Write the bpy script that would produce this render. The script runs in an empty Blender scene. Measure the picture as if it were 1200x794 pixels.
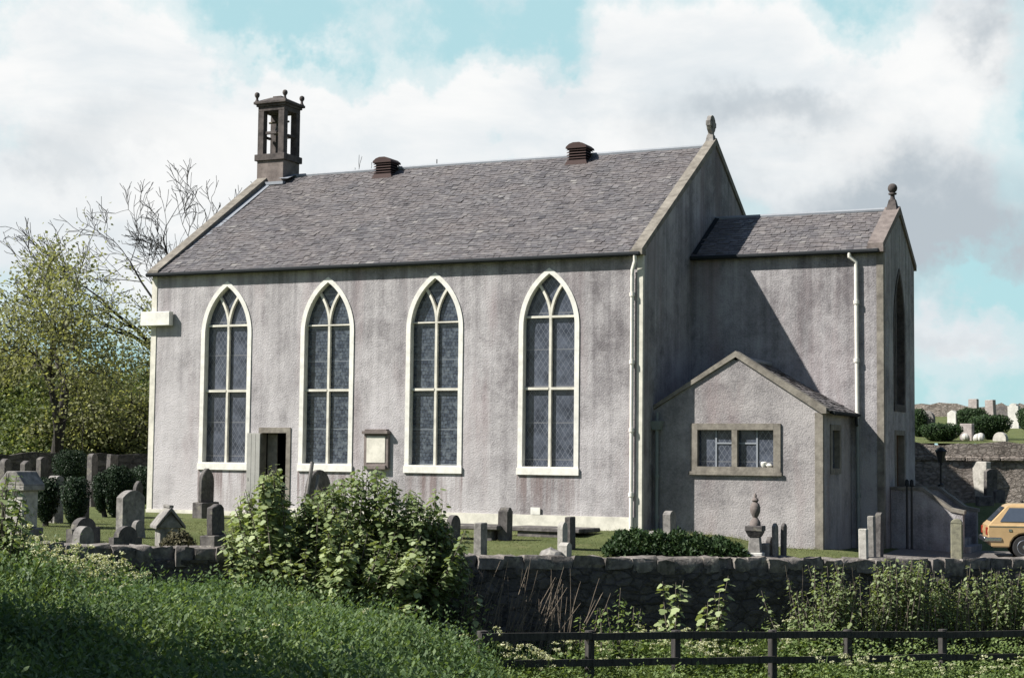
import bpy, bmesh, math, random
import numpy as np
from mathutils import Vector, Matrix
from mathutils.geometry import tessellate_polygon
R = math.radians
rng = np.random.default_rng(7)
random.seed(7)
scene = bpy.context.scene
COL = scene.collection

# ------------------------------------------------------------------ camera
CAM = np.array([31.588, -41.387, 1.903])
YAW, PITCH, ROLL, FPX = 0.4384, 0.0696, 0.0107, 1951.14
def cam_axes():
    cy, sy = math.cos(YAW), math.sin(YAW)
    f = np.array([-sy*math.cos(PITCH), cy*math.cos(PITCH), math.sin(PITCH)])
    r = np.array([cy, sy, 0.0]); u = np.cross(r, f)
    c, s = math.cos(ROLL), math.sin(ROLL)
    return f, c*r+s*u, -s*r+c*u
FW, RT, UP = cam_axes()
def P(px, py, D):
    """point in the place seen D metres ahead at photo position px, py"""
    return CAM + D*(FW + RT*(px-600)/FPX - UP*(py-397)/FPX)
cd = bpy.data.cameras.new('camera'); cam = bpy.data.objects.new('camera', cd); COL.objects.link(cam)
cam.matrix_world = Matrix(((RT[0], UP[0], -FW[0], CAM[0]), (RT[1], UP[1], -FW[1], CAM[1]), (RT[2], UP[2], -FW[2], CAM[2]), (0, 0, 0, 1)))
cd.sensor_width = 36; cd.sensor_fit = 'HORIZONTAL'; cd.lens = FPX/1200*36
cd.clip_start = .1; cd.clip_end = 6000
scene.camera = cam

# ------------------------------------------------------------------ light, sky, exposure
SUN_EL = R(43.0); SUN_H = np.array([-.773, -.634])            # towards the sun
SUN_STRENGTH, SKY_STRENGTH, EXPOSURE = 5.0, 0.05, 0.90
scene.view_settings.view_transform = 'Standard'; scene.view_settings.look = 'None'
scene.view_settings.gamma = 1; scene.view_settings.use_curve_mapping = False
scene.view_settings.exposure = EXPOSURE
sl = bpy.data.lights.new('sun', 'SUN'); so = bpy.data.objects.new('sun', sl); COL.objects.link(so)
sl.energy = SUN_STRENGTH; sl.angle = R(.55); sl.color = (1, .955, .88)
tosun = Vector((SUN_H[0]*math.cos(SUN_EL), SUN_H[1]*math.cos(SUN_EL), math.sin(SUN_EL)))
so.rotation_euler = tosun.to_track_quat('Z', 'Y').to_euler()

world = bpy.data.worlds.new('World'); scene.world = world; world.use_nodes = True
wt = world.node_tree; wt.nodes.clear()
def N(t, kind, **kw):
    n = t.nodes.new(kind)
    for k, v in kw.items():
        if k in n.inputs.keys() if isinstance(k, str) else False: n.inputs[k].default_value = v
        else: setattr(n, k, v)
    return n
def link(t, a, b): t.links.new(a, b)
def mathn(t, op, a, b=None, c=None, clamp=False):
    n = t.nodes.new('ShaderNodeMath'); n.operation = op; n.use_clamp = clamp
    for i, v in enumerate((a, b, c)):
        if v is None: continue
        if isinstance(v, (int, float)): n.inputs[i].default_value = v
        else: t.links.new(v, n.inputs[i])
    return n.outputs[0]
def vmath(t, op, a, b=None):
    n = t.nodes.new('ShaderNodeVectorMath'); n.operation = op
    for i, v in enumerate((a, b)):
        if v is None: continue
        if isinstance(v, (tuple, list)): n.inputs[i].default_value = v
        else: t.links.new(v, n.inputs[i])
    return n
def mixc(t, fac, a, b, blend='MIX'):
    n = t.nodes.new('ShaderNodeMix'); n.data_type = 'RGBA'; n.blend_type = blend
    for i, v in ((0, fac), (6, a), (7, b)):
        if isinstance(v, (int, float)): n.inputs[i].default_value = v
        elif isinstance(v, tuple): n.inputs[i].default_value = (v+(1,))[:4]
        else: t.links.new(v, n.inputs[i])
    return n.outputs[2]
def ramp(t, fac, stops, interp='LINEAR'):
    n = t.nodes.new('ShaderNodeValToRGB'); n.color_ramp.interpolation = interp
    el = n.color_ramp.elements
    while len(el) < len(stops): el.new(.5)
    for e, (p, c) in zip(el, stops):
        e.position = p; e.color = (c, c, c, 1) if isinstance(c, (int, float)) else (c+(1,))[:4]
    t.links.new(fac, n.inputs[0]); return n.outputs[0]
def noise(t, vec, scale, detail=4, rough=.55, dist=0.0, out='Fac'):
    n = t.nodes.new('ShaderNodeTexNoise'); n.inputs['Scale'].default_value = scale
    n.inputs['Detail'].default_value = detail; n.inputs['Roughness'].default_value = rough
    n.inputs['Distortion'].default_value = dist
    if vec is not None: t.links.new(vec, n.inputs['Vector'])
    return n.outputs[out]

def build_sky():
    t = wt
    out = t.nodes.new('ShaderNodeOutputWorld'); bg = t.nodes.new('ShaderNodeBackground')
    sky = t.nodes.new('ShaderNodeTexSky'); sky.sky_type = 'NISHITA'; sky.sun_disc = False
    sky.sun_elevation = SUN_EL; sky.sun_rotation = math.atan2(SUN_H[0], SUN_H[1])
    sky.air_density = 1.0; sky.dust_density = .6; sky.ozone_density = 1.2; sky.altitude = 60
    bg.inputs['Strength'].default_value = SKY_STRENGTH
    d = t.nodes.new('ShaderNodeTexCoord').outputs['Generated']
    # turbulence that bends the cloud outlines
    nz = vmath(t, 'SUBTRACT', noise(t, d, 9, 6, .62, out='Color'), (.5, .5, .5)).outputs[0]
    sc = t.nodes.new('ShaderNodeVectorMath'); sc.operation = 'SCALE'; link(t, nz, sc.inputs[0]); sc.inputs['Scale'].default_value = .16
    dw = vmath(t, 'ADD', d, sc.outputs[0]).outputs[0]
    def blob(px, py, w, h):
        c = P(px, py, 1.0)-CAM; c /= np.linalg.norm(c)
        dv = vmath(t, 'SUBTRACT', dw, tuple(c)).outputs[0]
        sv = vmath(t, 'MULTIPLY', dv, (FPX/w, FPX/w, FPX/h)).outputs[0]
        ln = vmath(t, 'LENGTH', sv).outputs['Value']
        return mathn(t, 'EXPONENT', mathn(t, 'MULTIPLY', mathn(t, 'MULTIPLY', ln, ln), -.9))
    def total(blobs):
        acc = None
        for (px, py, w, h, s) in blobs:
            v = mathn(t, 'MULTIPLY', blob(px, py, w, h), s)
            acc = v if acc is None else mathn(t, 'ADD', acc, v)
        return acc
    fine = noise(t, d, 14, 9, .62); big = noise(t, d, 5.5, 6, .55)
    cover = total([(60, 60, 150, 90, .9), (30, 235, 200, 60, .55), (330, 150, 260, 75, .8), (620, 130, 260, 60, .75),
                   (800, 80, 120, 110, .9), (1010, 170, 200, 110, 1.0), (1120, 400, 130, 55, .8), (1130, 20, 90, 50, .8), (1100, 260, 170, 70, .8),
                   (560, 20, 110, 40, .25), (150, 330, 200, 110, .5),
                   (330, 45, 170, 45, -.35), (230, 90, 60, 60, -.4), (655, 40, 60, 50, -.45), (1000, 30, 90, 45, -.55), (1165, 335, 90, 35, -.6), (500, 70, 150, 40, -.15)])
    cv = mathn(t, 'ADD', mathn(t, 'ADD', cover, mathn(t, 'MULTIPLY', mathn(t, 'SUBTRACT', fine, .5), 1.5)), mathn(t, 'MULTIPLY', mathn(t, 'SUBTRACT', big, .5), .6))
    cmask = ramp(t, cv, [(.0, 0.0), (.34, .55), (.75, 1.0)], 'EASE')
    grey = total([(90, 160, 150, 45, .42), (900, 140, 75, 30, .5), (1090, 255, 190, 75, .8), (1150, 15, 80, 45, .8), (1160, 300, 120, 40, .45), (840, 150, 120, 50, .3),
                  (1010, 275, 120, 40, .45), (1120, 415, 110, 25, .35), (620, 60, 80, 30, .25), (40, 100, 100, 40, .25)])
    gv = mathn(t, 'ADD', grey, mathn(t, 'MULTIPLY', mathn(t, 'SUBTRACT', noise(t, d, 9, 6, .5), .5), .9))
    gmask = ramp(t, gv, [(.02, 0.0), (1.15, 1.0)], 'EASE')
    k = 1.0/SKY_STRENGTH/(2**EXPOSURE)
    soft = ramp(t, noise(t, vmath(t, 'MULTIPLY', d, (1, 1, 2.2)).outputs[0], 6.5, 9, .58, .4), [(.36, 0.0), (.66, 1.0)], 'EASE')
    white = mixc(t, soft, (.97*k, .975*k, .97*k), (.77*k, .825*k, .86*k))
    ccol = mixc(t, gmask, white, (.49*k, .55*k, .60*k))
    # thin cirrus veil that pales the blue of the real sky
    base = mixc(t, .88, mixc(t, 1.0, sky.outputs[0], (.85, 1.1, .95), 'MULTIPLY'), (.50*k, .775*k, .83*k))
    # clouds and veil kept to the sky ahead; elsewhere left clear to limit skylight
    fr = vmath(t, 'DOT_PRODUCT', d, tuple(FW)).outputs['Value']
    frm = ramp(t, fr, [(.72, 0.0), (.93, 1.0)])
    base2 = mixc(t, frm, sky.outputs[0], base)
    col = mixc(t, mathn(t, 'MULTIPLY', cmask, frm), base2, ccol)
    link(t, col, bg.inputs['Color']); link(t, bg.outputs[0], out.inputs[0])
build_sky()

# ------------------------------------------------------------------ mesh helpers
def put(o, parent=None):
    COL.objects.link(o)
    if parent is not None: o.parent = parent
    return o
class MB:
    def __init__(s): s.v, s.f, s.mi = [], [], []
    def add(s, vs, fs, mi=0):
        b = len(s.v); s.v += [tuple(map(float, p)) for p in vs]
        s.f += [tuple(b+i for i in f) for f in fs]; s.mi += [mi]*len(fs); return s
    def box(s, x0, x1, y0, y1, z0, z1, mi=0, M=None):
        v = [(x0, y0, z0), (x1, y0, z0), (x1, y1, z0), (x0, y1, z0), (x0, y0, z1), (x1, y0, z1), (x1, y1, z1), (x0, y1, z1)]
        if M is not None: v = [tuple(M @ Vector(p)) for p in v]
        return s.add(v, [(0, 3, 2, 1), (4, 5, 6, 7), (0, 1, 5, 4), (1, 2, 6, 5), (2, 3, 7, 6), (3, 0, 4, 7)], mi)
    def frus(s, cx, cy, z0, z1, a0, b0, a1, b1, mi=0):
        v = [(cx+i*a0, cy+j*b0, z0) for i, j in ((-1, -1), (1, -1), (1, 1), (-1, 1))]+[(cx+i*a1, cy+j*b1, z1) for i, j in ((-1, -1), (1, -1), (1, 1), (-1, 1))]
        return s.add(v, [(0, 3, 2, 1), (4, 5, 6, 7), (0, 1, 5, 4), (1, 2, 6, 5), (2, 3, 7, 6), (3, 0, 4, 7)], mi)
    def prism(s, poly, fn0, fn1, mi=0):
        """closed 2-D outline swept from fn0(a, b) to fn1(a, b)"""
        n = len(poly); v = [fn0(*p) for p in poly]+[fn1(*p) for p in poly]
        tri = tessellate_polygon([[Vector((p[0], p[1], 0)) for p in poly]])
        f = [tuple(t) for t in tri]+[tuple(n+i for i in reversed(t)) for t in tri]
        f += [(i, (i+1) % n, n+(i+1) % n, n+i) for i in range(n)]
        return s.add(v, f, mi)
    def tube(s, pts, rad, n=8, mi=0, caps=True):
        pts = [np.array(p, float) for p in pts]
        if not hasattr(rad, '__len__'): rad = [rad]*len(pts)
        v = []; ref = np.array([.31, .17, .93])
        for i, p in enumerate(pts):
            d = pts[min(i+1, len(pts)-1)]-pts[max(i-1, 0)]; d = d/(np.linalg.norm(d)+1e-9)
            a = np.cross(d, ref); 
            if np.linalg.norm(a) < .05: a = np.cross(d, np.array([1., 0, 0]))
            a /= np.linalg.norm(a); b = np.cross(d, a)
            for k in range(n):
                w = 2*math.pi*k/n; v.append(p+rad[i]*(math.cos(w)*a+math.sin(w)*b))
        f = []
        for i in range(len(pts)-1):
            for k in range(n): f.append((i*n+k, i*n+(k+1) % n, (i+1)*n+(k+1) % n, (i+1)*n+k))
        if caps: f += [tuple(range(n))[::-1], tuple((len(pts)-1)*n+k for k in range(n))]
        return s.add(v, f, mi)
    def lathe(s, prof, c=(0, 0, 0), n=16, mi=0):
        v = []; 
        for r_, z in prof:
            for k in range(n):
                w = 2*math.pi*k/n; v.append((c[0]+r_*math.cos(w), c[1]+r_*math.sin(w), c[2]+z))
        f = [(i*n+k, i*n+(k+1) % n, (i+1)*n+(k+1) % n, (i+1)*n+k) for i in range(len(prof)-1) for k in range(n)]
        f += [tuple(range(n))[::-1], tuple((len(prof)-1)*n+k for k in range(n))]
        return s.add(v, f, mi)
    def ball(s, c, r, n=12, mi=0):
        m = 8
        return s.lathe([(max(r*math.sin(math.pi*i/m), 1e-4), -r*math.cos(math.pi*i/m)) for i in range(m+1)], c, n, mi)
    def build(s, name, mat, parent=None, smooth=False, bevel=0, weld=False):
        me = bpy.data.meshes.new(name); me.from_pydata(s.v, [], s.f)
        for m in (mat if isinstance(mat, (list, tuple)) else [mat]): me.materials.append(m)
        if any(s.mi):
            me.polygons.foreach_set('material_index', s.mi)
        bm = bmesh.new(); bm.from_mesh(me)
        if weld: bmesh.ops.remove_doubles(bm, verts=bm.verts, dist=1e-4)
        bmesh.ops.recalc_face_normals(bm, faces=bm.faces)
        if bevel:
            es = [e for e in bm.edges if len(e.link_faces) == 2 and e.calc_face_angle(0) > .5]
            bmesh.ops.bevel(bm, geom=es, offset=bevel, segments=1, affect='EDGES', clamp_overlap=True)
        bm.to_mesh(me); bm.free()
        if smooth:
            me.polygons.foreach_set('use_smooth', [True]*len(me.polygons))
            me.set_sharp_from_angle(angle=R(42))
        o = bpy.data.objects.new(name, me); return put(o, parent)
def poly_cloud(name, V, mat, tone=None, parent=None):
    """many small separate polygons: V is (n, k, 3)"""
    n, k, _ = V.shape
    me = bpy.data.meshes.new(name); me.vertices.add(n*k); me.loops.add(n*k); me.polygons.add(n)
    me.vertices.foreach_set('co', V.astype(np.float32).ravel())
    me.loops.foreach_set('vertex_index', np.arange(n*k, dtype=np.int32))
    me.polygons.foreach_set('loop_start', np.arange(0, n*k, k, dtype=np.int32))
    me.polygons.foreach_set('loop_total', np.full(n, k, dtype=np.int32))
    me.update(calc_edges=True)
    if tone is None: tone = rng.random(n)
    at = me.attributes.new('tone', 'FLOAT', 'POINT'); at.data.foreach_set('value', np.repeat(tone, k).astype(np.float32))
    me.materials.append(mat)
    o = bpy.data.objects.new(name, me); return put(o, parent)
def empty(name, loc=(0, 0, 0), rz=0):
    o = bpy.data.objects.new(name, None); o.empty_display_size = .2; o.location = tuple(map(float, loc)); o.rotation_euler = (0, 0, rz); return put(o)
def tag(o, label, cat, group=None, kind=None):
    if label: o['label'] = label
    if cat: o['category'] = cat
    if group: o['group'] = group
    if kind: o['kind'] = kind
    return o
def thing(name, label, cat, loc=(0, 0, 0), rz=0, group=None): return tag(empty(name, loc, rz), label, cat, group)
def struct(o): o['kind'] = 'structure'; return o
def copy_tree(o, parent=None):
    c = o.copy(); put(c, parent)
    for ch in list(o.children): copy_tree(ch, c)
    return c

# ------------------------------------------------------------------ materials
def mat(name):
    m = bpy.data.materials.new(name); m.use_nodes = True; t = m.node_tree
    b = t.nodes['Principled BSDF']; return m, t, b
def objco(t, scale=(1, 1, 1), rot=(0, 0, 0)):
    c = t.nodes.new('ShaderNodeTexCoord'); mp = t.nodes.new('ShaderNodeMapping'); mp.inputs['Scale'].default_value = scale; mp.inputs['Rotation'].default_value = rot
    t.links.new(c.outputs['Object'], mp.inputs['Vector']); return mp.outputs[0]
def bump(t, b, h, strength=.5, dist=.02):
    n = t.nodes.new('ShaderNodeBump'); n.inputs['Strength'].default_value = strength; n.inputs['Distance'].default_value = dist
    t.links.new(h, n.inputs['Height']); t.links.new(n.outputs[0], b.inputs['Normal'])
def harl_mat(name, lo, hi, streak=.6):
    m, t, b = mat(name); v = objco(t)
    blotch = noise(t, v, .42, 4, .6); patch = noise(t, v, 1.6, 6, .62, .5); st = noise(t, objco(t, (3.4, 3.4, .10)), 1.0, 6, .65)
    grit = noise(t, v, 20, 5, .75); grit2 = noise(t, v, 6.5, 5, .7)
    f = mathn(t, 'ADD', mathn(t, 'MULTIPLY', blotch, .7), mathn(t, 'MULTIPLY', patch, .55))
    f = mathn(t, 'ADD', f, mathn(t, 'MULTIPLY', st, streak*.5)); f = mathn(t, 'ADD', f, mathn(t, 'MULTIPLY', grit, .5)); f = mathn(t, 'ADD', f, mathn(t, 'MULTIPLY', grit2, .3))
    f = mathn(t, 'DIVIDE', f, 2.05+streak*.5)
    mid = tuple((a+h)/2 for a, h in zip(lo, hi))
    c = ramp(t, f, [(.425, lo), (.49, mid), (.555, hi)])
    # weather: paler near the ground where the rain has washed it, darker and damper under the eaves
    sp = t.nodes.new('ShaderNodeSeparateXYZ'); link(t, v, sp.inputs[0])
    rust = ramp(t, noise(t, objco(t, (1.3, 1.3, .22)), .9, 5), [(.53, 0.0), (.70, .55)])
    c = mixc(t, rust, c, (mid[0]*.92, mid[1]*.76, mid[2]*.76))
    pale = ramp(t, mathn(t, 'ADD', noise(t, objco(t, (1.0, 1.0, .45)), .8, 6, .65), mathn(t, 'ADD', mathn(t, 'MULTIPLY', sp.outputs[2], -.030), mathn(t, 'MULTIPLY', sp.outputs[0], -.014))), [(.20, 0.0), (.50, .85)])
    c = mixc(t, pale, c, tuple(min(x*1.22, .8) for x in hi))
    if streak > 1:
        fx = mathn(t, 'SUBTRACT', mathn(t, 'FRACT', mathn(t, 'ADD', mathn(t, 'DIVIDE', mathn(t, 'SUBTRACT', sp.outputs[0], 2.75), 3.516), .5)), .5)
        near = mathn(t, 'MULTIPLY', mathn(t, 'LESS_THAN', mathn(t, 'ABSOLUTE', fx), .265), mathn(t, 'LESS_THAN', sp.outputs[1], .1))
        low = mathn(t, 'LESS_THAN', sp.outputs[2], 1.4)
        run = ramp(t, noise(t, objco(t, (5, 1, .25)), 1.0, 4, .6), [(.42, 0.0), (.6, .8)])
        fade = ramp(t, sp.outputs[2], [(.15, .25), (1.0, 1.0)])
        c = mixc(t, mathn(t, 'MULTIPLY', mathn(t, 'MULTIPLY', near, low), mathn(t, 'MULTIPLY', run, fade)), c, (.165, .125, .122))
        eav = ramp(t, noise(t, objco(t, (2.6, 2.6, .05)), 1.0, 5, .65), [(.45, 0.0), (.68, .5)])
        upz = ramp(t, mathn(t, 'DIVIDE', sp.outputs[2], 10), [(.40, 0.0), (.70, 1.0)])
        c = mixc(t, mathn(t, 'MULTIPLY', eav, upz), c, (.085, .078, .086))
    link(t, c, b.inputs['Base Color']); b.inputs['Roughness'].default_value = .95; b.inputs['Specular IOR Level'].default_value = .12
    h = mathn(t, 'ADD', mathn(t, 'MULTIPLY', noise(t, v, 22, 4, .65), 1.0), mathn(t, 'MULTIPLY', noise(t, v, 3.5, 3), .6))
    bump(t, b, h, .75, .03); return m
def stone_mat(name, lo, hi, sc=6, bmp=.4, lichen=None):
    m, t, b = mat(name); v = objco(t)
    f = mathn(t, 'ADD', mathn(t, 'MULTIPLY', noise(t, v, sc, 6, .65), .6), mathn(t, 'MULTIPLY', noise(t, v, sc*.25, 4), .4))
    c = ramp(t, f, [(.35, lo), (.65, hi)])
    if lichen: c = mixc(t, ramp(t, noise(t, v, sc*.6, 5, .7), [(.56, 0.0), (.66, .75)]), c, lichen)
    link(t, c, b.inputs['Base Color']); b.inputs['Roughness'].default_value = .9; b.inputs['Specular IOR Level'].default_value = .2
    bump(t, b, noise(t, v, sc*3, 5, .6), bmp, .02); return m
def paint_mat(name, col, rough=.5, dirt=.12):
    m, t, b = mat(name); v = objco(t)
    f = ramp(t, noise(t, v, 3, 6, .7), [(.4, 0.0), (.75, 1.0)])
    link(t, mixc(t, f, col, tuple(c*(1-dirt*2) for c in col)), b.inputs['Base Color']); b.inputs['Roughness'].default_value = rough; b.inputs['Specular IOR Level'].default_value = .3
    bump(t, b, noise(t, v, 30, 3), .15, .005); return m
def leaf_mat(name, lo, hi, trans=.3, spec=.25):
    m, t, b = mat(name)
    a = t.nodes.new('ShaderNodeAttribute'); a.attribute_name = 'tone'
    c = ramp(t, a.outputs['Fac'], [(0, lo), (.55, tuple((x+y)/2 for x, y in zip(lo, hi))), (1, hi)])
    link(t, c, b.inputs['Base Color']); b.inputs['Roughness'].default_value = .55; b.inputs['Specular IOR Level'].default_value = spec
    tr = t.nodes.new('ShaderNodeBsdfTranslucent'); link(t, mixc(t, 1.0, c, (1.25, 1.25, .6), 'MULTIPLY'), tr.inputs['Color'])
    mx = t.nodes.new('ShaderNodeMixShader'); mx.inputs[0].default_value = trans
    link(t, b.outputs[0], mx.inputs[1]); link(t, tr.outputs[0], mx.inputs[2]); link(t, mx.outputs[0], t.nodes['Material Output'].inputs[0]); return m
def bark_mat(name, lo, hi):
    m, t, b = mat(name); f = noise(t, objco(t, (6, 6, 1.2)), 2, 6, .7)
    link(t, ramp(t, f, [(.35, lo), (.7, hi)]), b.inputs['Base Color']); b.inputs['Roughness'].default_value = .95
    bump(t, b, f, .6, .03); return m
def plain(name, col, rough=.5, metal=0, spec=.5):
    m, t, b = mat(name); v = objco(t)
    link(t, mixc(t, noise(t, v, 8, 4), tuple(c*.8 for c in col), tuple(min(c*1.15, .95) for c in col)), b.inputs['Base Color'])
    b.inputs['Roughness'].default_value = rough; b.inputs['Metallic'].default_value = metal; b.inputs['Specular IOR Level'].default_value = spec; return m
def glass_mat(name, style):
    """dark church glazing behind leading (object X across, Z up)"""
    m, t, b = mat(name); co = t.nodes.new('ShaderNodeTexCoord').outputs['Object']
    sp = t.nodes.new('ShaderNodeSeparateXYZ'); link(t, co, sp.inputs[0]); x, y, z = sp.outputs
    x = mathn(t, 'ADD', x, mathn(t, 'MULTIPLY', y, 1.0))
    nz = noise(t, co, 3.0, 4)
    if style == 'lattice':
        pa = mathn(t, 'FRACT', mathn(t, 'ADD', mathn(t, 'DIVIDE', x, .150), mathn(t, 'DIVIDE', z, .225)))
        pb = mathn(t, 'FRACT', mathn(t, 'SUBTRACT', mathn(t, 'DIVIDE', x, .150), mathn(t, 'DIVIDE', z, .225)))
        la = mathn(t, 'LESS_THAN', pa, .105); lb = mathn(t, 'LESS_THAN', pb, .105)
        lead = mathn(t, 'MAXIMUM', la, lb)
        bar = mathn(t, 'LESS_THAN', mathn(t, 'FRACT', mathn(t, 'DIVIDE', mathn(t, 'ADD', z, .22), 1.0)), .028)
        base = ramp(t, nz, [(.35, (.024, .029, .043)), (.7, (.085, .098, .13))])
        c = mixc(t, mathn(t, 'MULTIPLY', lead, ramp(t, noise(t, co, 1.3, 3), [(.35, .35), (.65, 1.0)])), base, (.125, .137, .165)); c = mixc(t, bar, c, (.12, .125, .14))
    else:
        br = t.nodes.new('ShaderNodeTexBrick'); br.inputs['Scale'].default_value = 1.0; br.inputs['Mortar Size'].default_value = .007
        br.inputs['Brick Width'].default_value = .105; br.inputs['Row Height'].default_value = .10; br.offset = .5
        cb = t.nodes.new('ShaderNodeCombineXYZ'); link(t, x, cb.inputs[0]); link(t, z, cb.inputs[1])
        wv = vmath(t, 'ADD', cb.outputs[0], None); sc = t.nodes.new('ShaderNodeVectorMath'); sc.operation = 'SCALE'; sc.inputs['Scale'].default_value = .10
        link(t, noise(t, co, 4, 2, out='Color'), sc.inputs[0]); link(t, sc.outputs[0], wv.inputs[1]); link(t, wv.outputs[0], br.inputs[0])
        br.inputs['Color1'].default_value = (.024, .032, .05, 1); br.inputs['Color2'].default_value = (.06, .075, .098, 1); br.inputs['Mortar'].default_value = (.006, .007, .01, 1)
        bar = mathn(t, 'LESS_THAN', mathn(t, 'FRACT', mathn(t, 'DIVIDE', mathn(t, 'ADD', z, .35), .98)), .03)
        c = mixc(t, ramp(t, noise(t, co, 7, 5, .7), [(.48, 0.0), (.68, .8)]), br.outputs[0], (.12, .14, .16)); c = mixc(t, bar, c, (.13, .145, .165))
    link(t, c, b.inputs['Base Color']); b.inputs['Roughness'].default_value = .22; b.inputs['Specular IOR Level'].default_value = .5
    bump(t, b, noise(t, co, 9, 2), .25, .01); return m

M = {}
M['harl'] = harl_mat('harled wall', (.15, .14, .147), (.385, .370, .378), 1.08)
M['harl2'] = harl_mat('harled vestry wall', (.17, .16, .165), (.34, .322, .322), .4)
M['sand'] = stone_mat('sandstone dressing', (.115, .104, .09), (.25, .23, .198), 5)
M['sand_pale'] = stone_mat('pale weathered sandstone', (.26, .22, .17), (.46, .41, .33), 5)
M['red_stone'] = stone_mat('red sandstone', (.105, .088, .083), (.20, .172, .16), 5)
M['dark_stone'] = stone_mat('dark sooty stone', (.04, .036, .036), (.115, .10, .095), 5)
M['grey_stone'] = stone_mat('grey gravestone', (.11, .105, .10), (.30, .285, .27), 7, lichen=(.33, .32, .26))
M['dark_grave'] = stone_mat('dark gravestone', (.05, .046, .046), (.15, .14, .135), 7, lichen=(.2, .19, .15))
M['pale_grave'] = stone_mat('pale gravestone', (.26, .25, .23), (.50, .48, .44), 7, lichen=(.2, .2, .15))
M['pink_grave'] = stone_mat('pink granite', (.21, .185, .178), (.36, .325, .31), 9)
M['white_grave'] = stone_mat('white marble', (.36, .355, .33), (.56, .55, .52), 5)
M['lichen_stone'] = stone_mat('lichened stone', (.12, .115, .09), (.26, .25, .18), 8, lichen=(.34, .27, .09))
M['white'] = paint_mat('cream white paint', (.68, .67, .62), .55, .16)
M['white_trim'] = paint_mat('white limewash', (.60, .58, .51), .7, .2)
M['pipe_white'] = paint_mat('white pipe paint', (.70, .68, .62), .4)
M['pipe_grey'] = paint_mat('grey green pipe paint', (.20, .225, .22), .5)
M['gutter'] = plain('gutter iron', (.022, .025, .028), .8, 0, .1)
M['lead'] = plain('lead flashing', (.22, .24, .27), .55, 0, .4)
M['door'] = paint_mat('pale grey door paint', (.47, .46, .43), .55)
M['brown_door'] = bark_mat('brown door wood', (.05, .028, .015), (.12, .07, .035))
M['black'] = plain('black iron', (.012, .012, .014), .5)
M['dark'] = plain('dark void', (.006, .006, .007), .9, 0, .1)
M['glass'] = M['lattice'] = glass_mat('lattice glass', 'lattice'); M['stained'] = glass_mat('stained glass', 'stained')
M['rust'] = plain('rusty brown metal', (.055, .036, .034), .8, 0, .2)
M['tar_wood'] = bark_mat('tarred fence wood', (.018, .0165, .016), (.065, .06, .057))
M['grey_wood'] = bark_mat('weathered grey wood', (.09, .085, .08), (.2, .19, .18))
M['bark'] = bark_mat('bark', (.014, .012, .011), (.05, .044, .038))
M['bark_dark'] = bark_mat('dark ash bark', (.008, .0075, .007), (.03, .027, .024))
M['bark_pale'] = bark_mat('pale bark', (.06, .05, .042), (.15, .13, .11))
M['twig'] = bark_mat('dry twig', (.10, .08, .06), (.22, .18, .14))
def slate_mat():
    m, t, b = mat('roof slate'); v = objco(t)
    a = t.nodes.new('ShaderNodeAttribute'); a.attribute_name = 'tone'
    c = ramp(t, a.outputs['Fac'], [(0, (.066, .062, .067)), (.45, (.125, .118, .122)), (.8, (.18, .17, .168)), (1, (.25, .24, .23))])
    st = noise(t, v, .8, 5, .65); st2 = noise(t, v, 7, 5, .7)
    c = mixc(t, ramp(t, st, [(.42, 0.0), (.7, .65)]), c, (.165, .145, .14)); c = mixc(t, ramp(t, st2, [(.5, 0.0), (.75, .6)]), c, (.055, .05, .056))
    link(t, c, b.inputs['Base Color']); b.inputs['Roughness'].default_value = .48; b.inputs['Specular IOR Level'].default_value = .3
    bump(t, b, noise(t, v, 18, 4), .3, .01); return m
M['slate'] = slate_mat()
def rubble_mat(name, lo, hi, sc=2.6):
    m, t, b = mat(name); v = objco(t, (1, 1, 1.8)); s_ = t.nodes.new('ShaderNodeVectorMath'); s_.operation = 'SCALE'; s_.inputs['Scale'].default_value = .5
    link(t, noise(t, v, 2.2, 5, .65, out='Color'), s_.inputs[0]); wv = vmath(t, 'ADD', v, s_.outputs[0]).outputs[0]
    vo = t.nodes.new('ShaderNodeTexVoronoi'); vo.inputs['Scale'].default_value = sc; link(t, wv, vo.inputs['Vector'])
    ed = t.nodes.new('ShaderNodeTexVoronoi'); ed.feature = 'DISTANCE_TO_EDGE'; ed.inputs['Scale'].default_value = sc; link(t, wv, ed.inputs['Vector'])
    sx = t.nodes.new('ShaderNodeSeparateColor'); link(t, vo.outputs['Color'], sx.inputs[0])
    f = mathn(t, 'ADD', mathn(t, 'MULTIPLY', sx.outputs[0], .35), mathn(t, 'MULTIPLY', noise(t, v, 7, 7, .75), .75))
    c = ramp(t, f, [(.25, lo), (.85, hi)])
    j = ramp(t, ed.outputs['Distance'], [(0, 0.0), (.12, 1.0)])
    c = mixc(t, mathn(t, 'MULTIPLY', mathn(t, 'SUBTRACT', 1.0, j), noise(t, v, 3.1, 3)), c, tuple(x*.6 for x in lo))
    c = mixc(t, ramp(t, noise(t, v, 1.7, 6, .7), [(.52, 0.0), (.68, .6)]), c, tuple(min(.5, x*1.25) for x in hi))
    link(t, c, b.inputs['Base Color']); b.inputs['Roughness'].default_value = .95; b.inputs['Specular IOR Level'].default_value = .1
    bump(t, b, mathn(t, 'ADD', mathn(t, 'MULTIPLY', j, .6), mathn(t, 'MULTIPLY', noise(t, v, 10, 6, .7), 1.0)), .9, .06); return m
M['rubble'] = rubble_mat('mossy rubble', (.045, .042, .042), (.13, .12, .115))
M['rubble_pale'] = rubble_mat('brown rubble', (.15, .128, .112), (.36, .32, .29), 4.5)
M['cope'] = stone_mat('cope stone', (.06, .055, .052), (.22, .20, .185), 6, 1.0, lichen=(.30, .28, .24))
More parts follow.
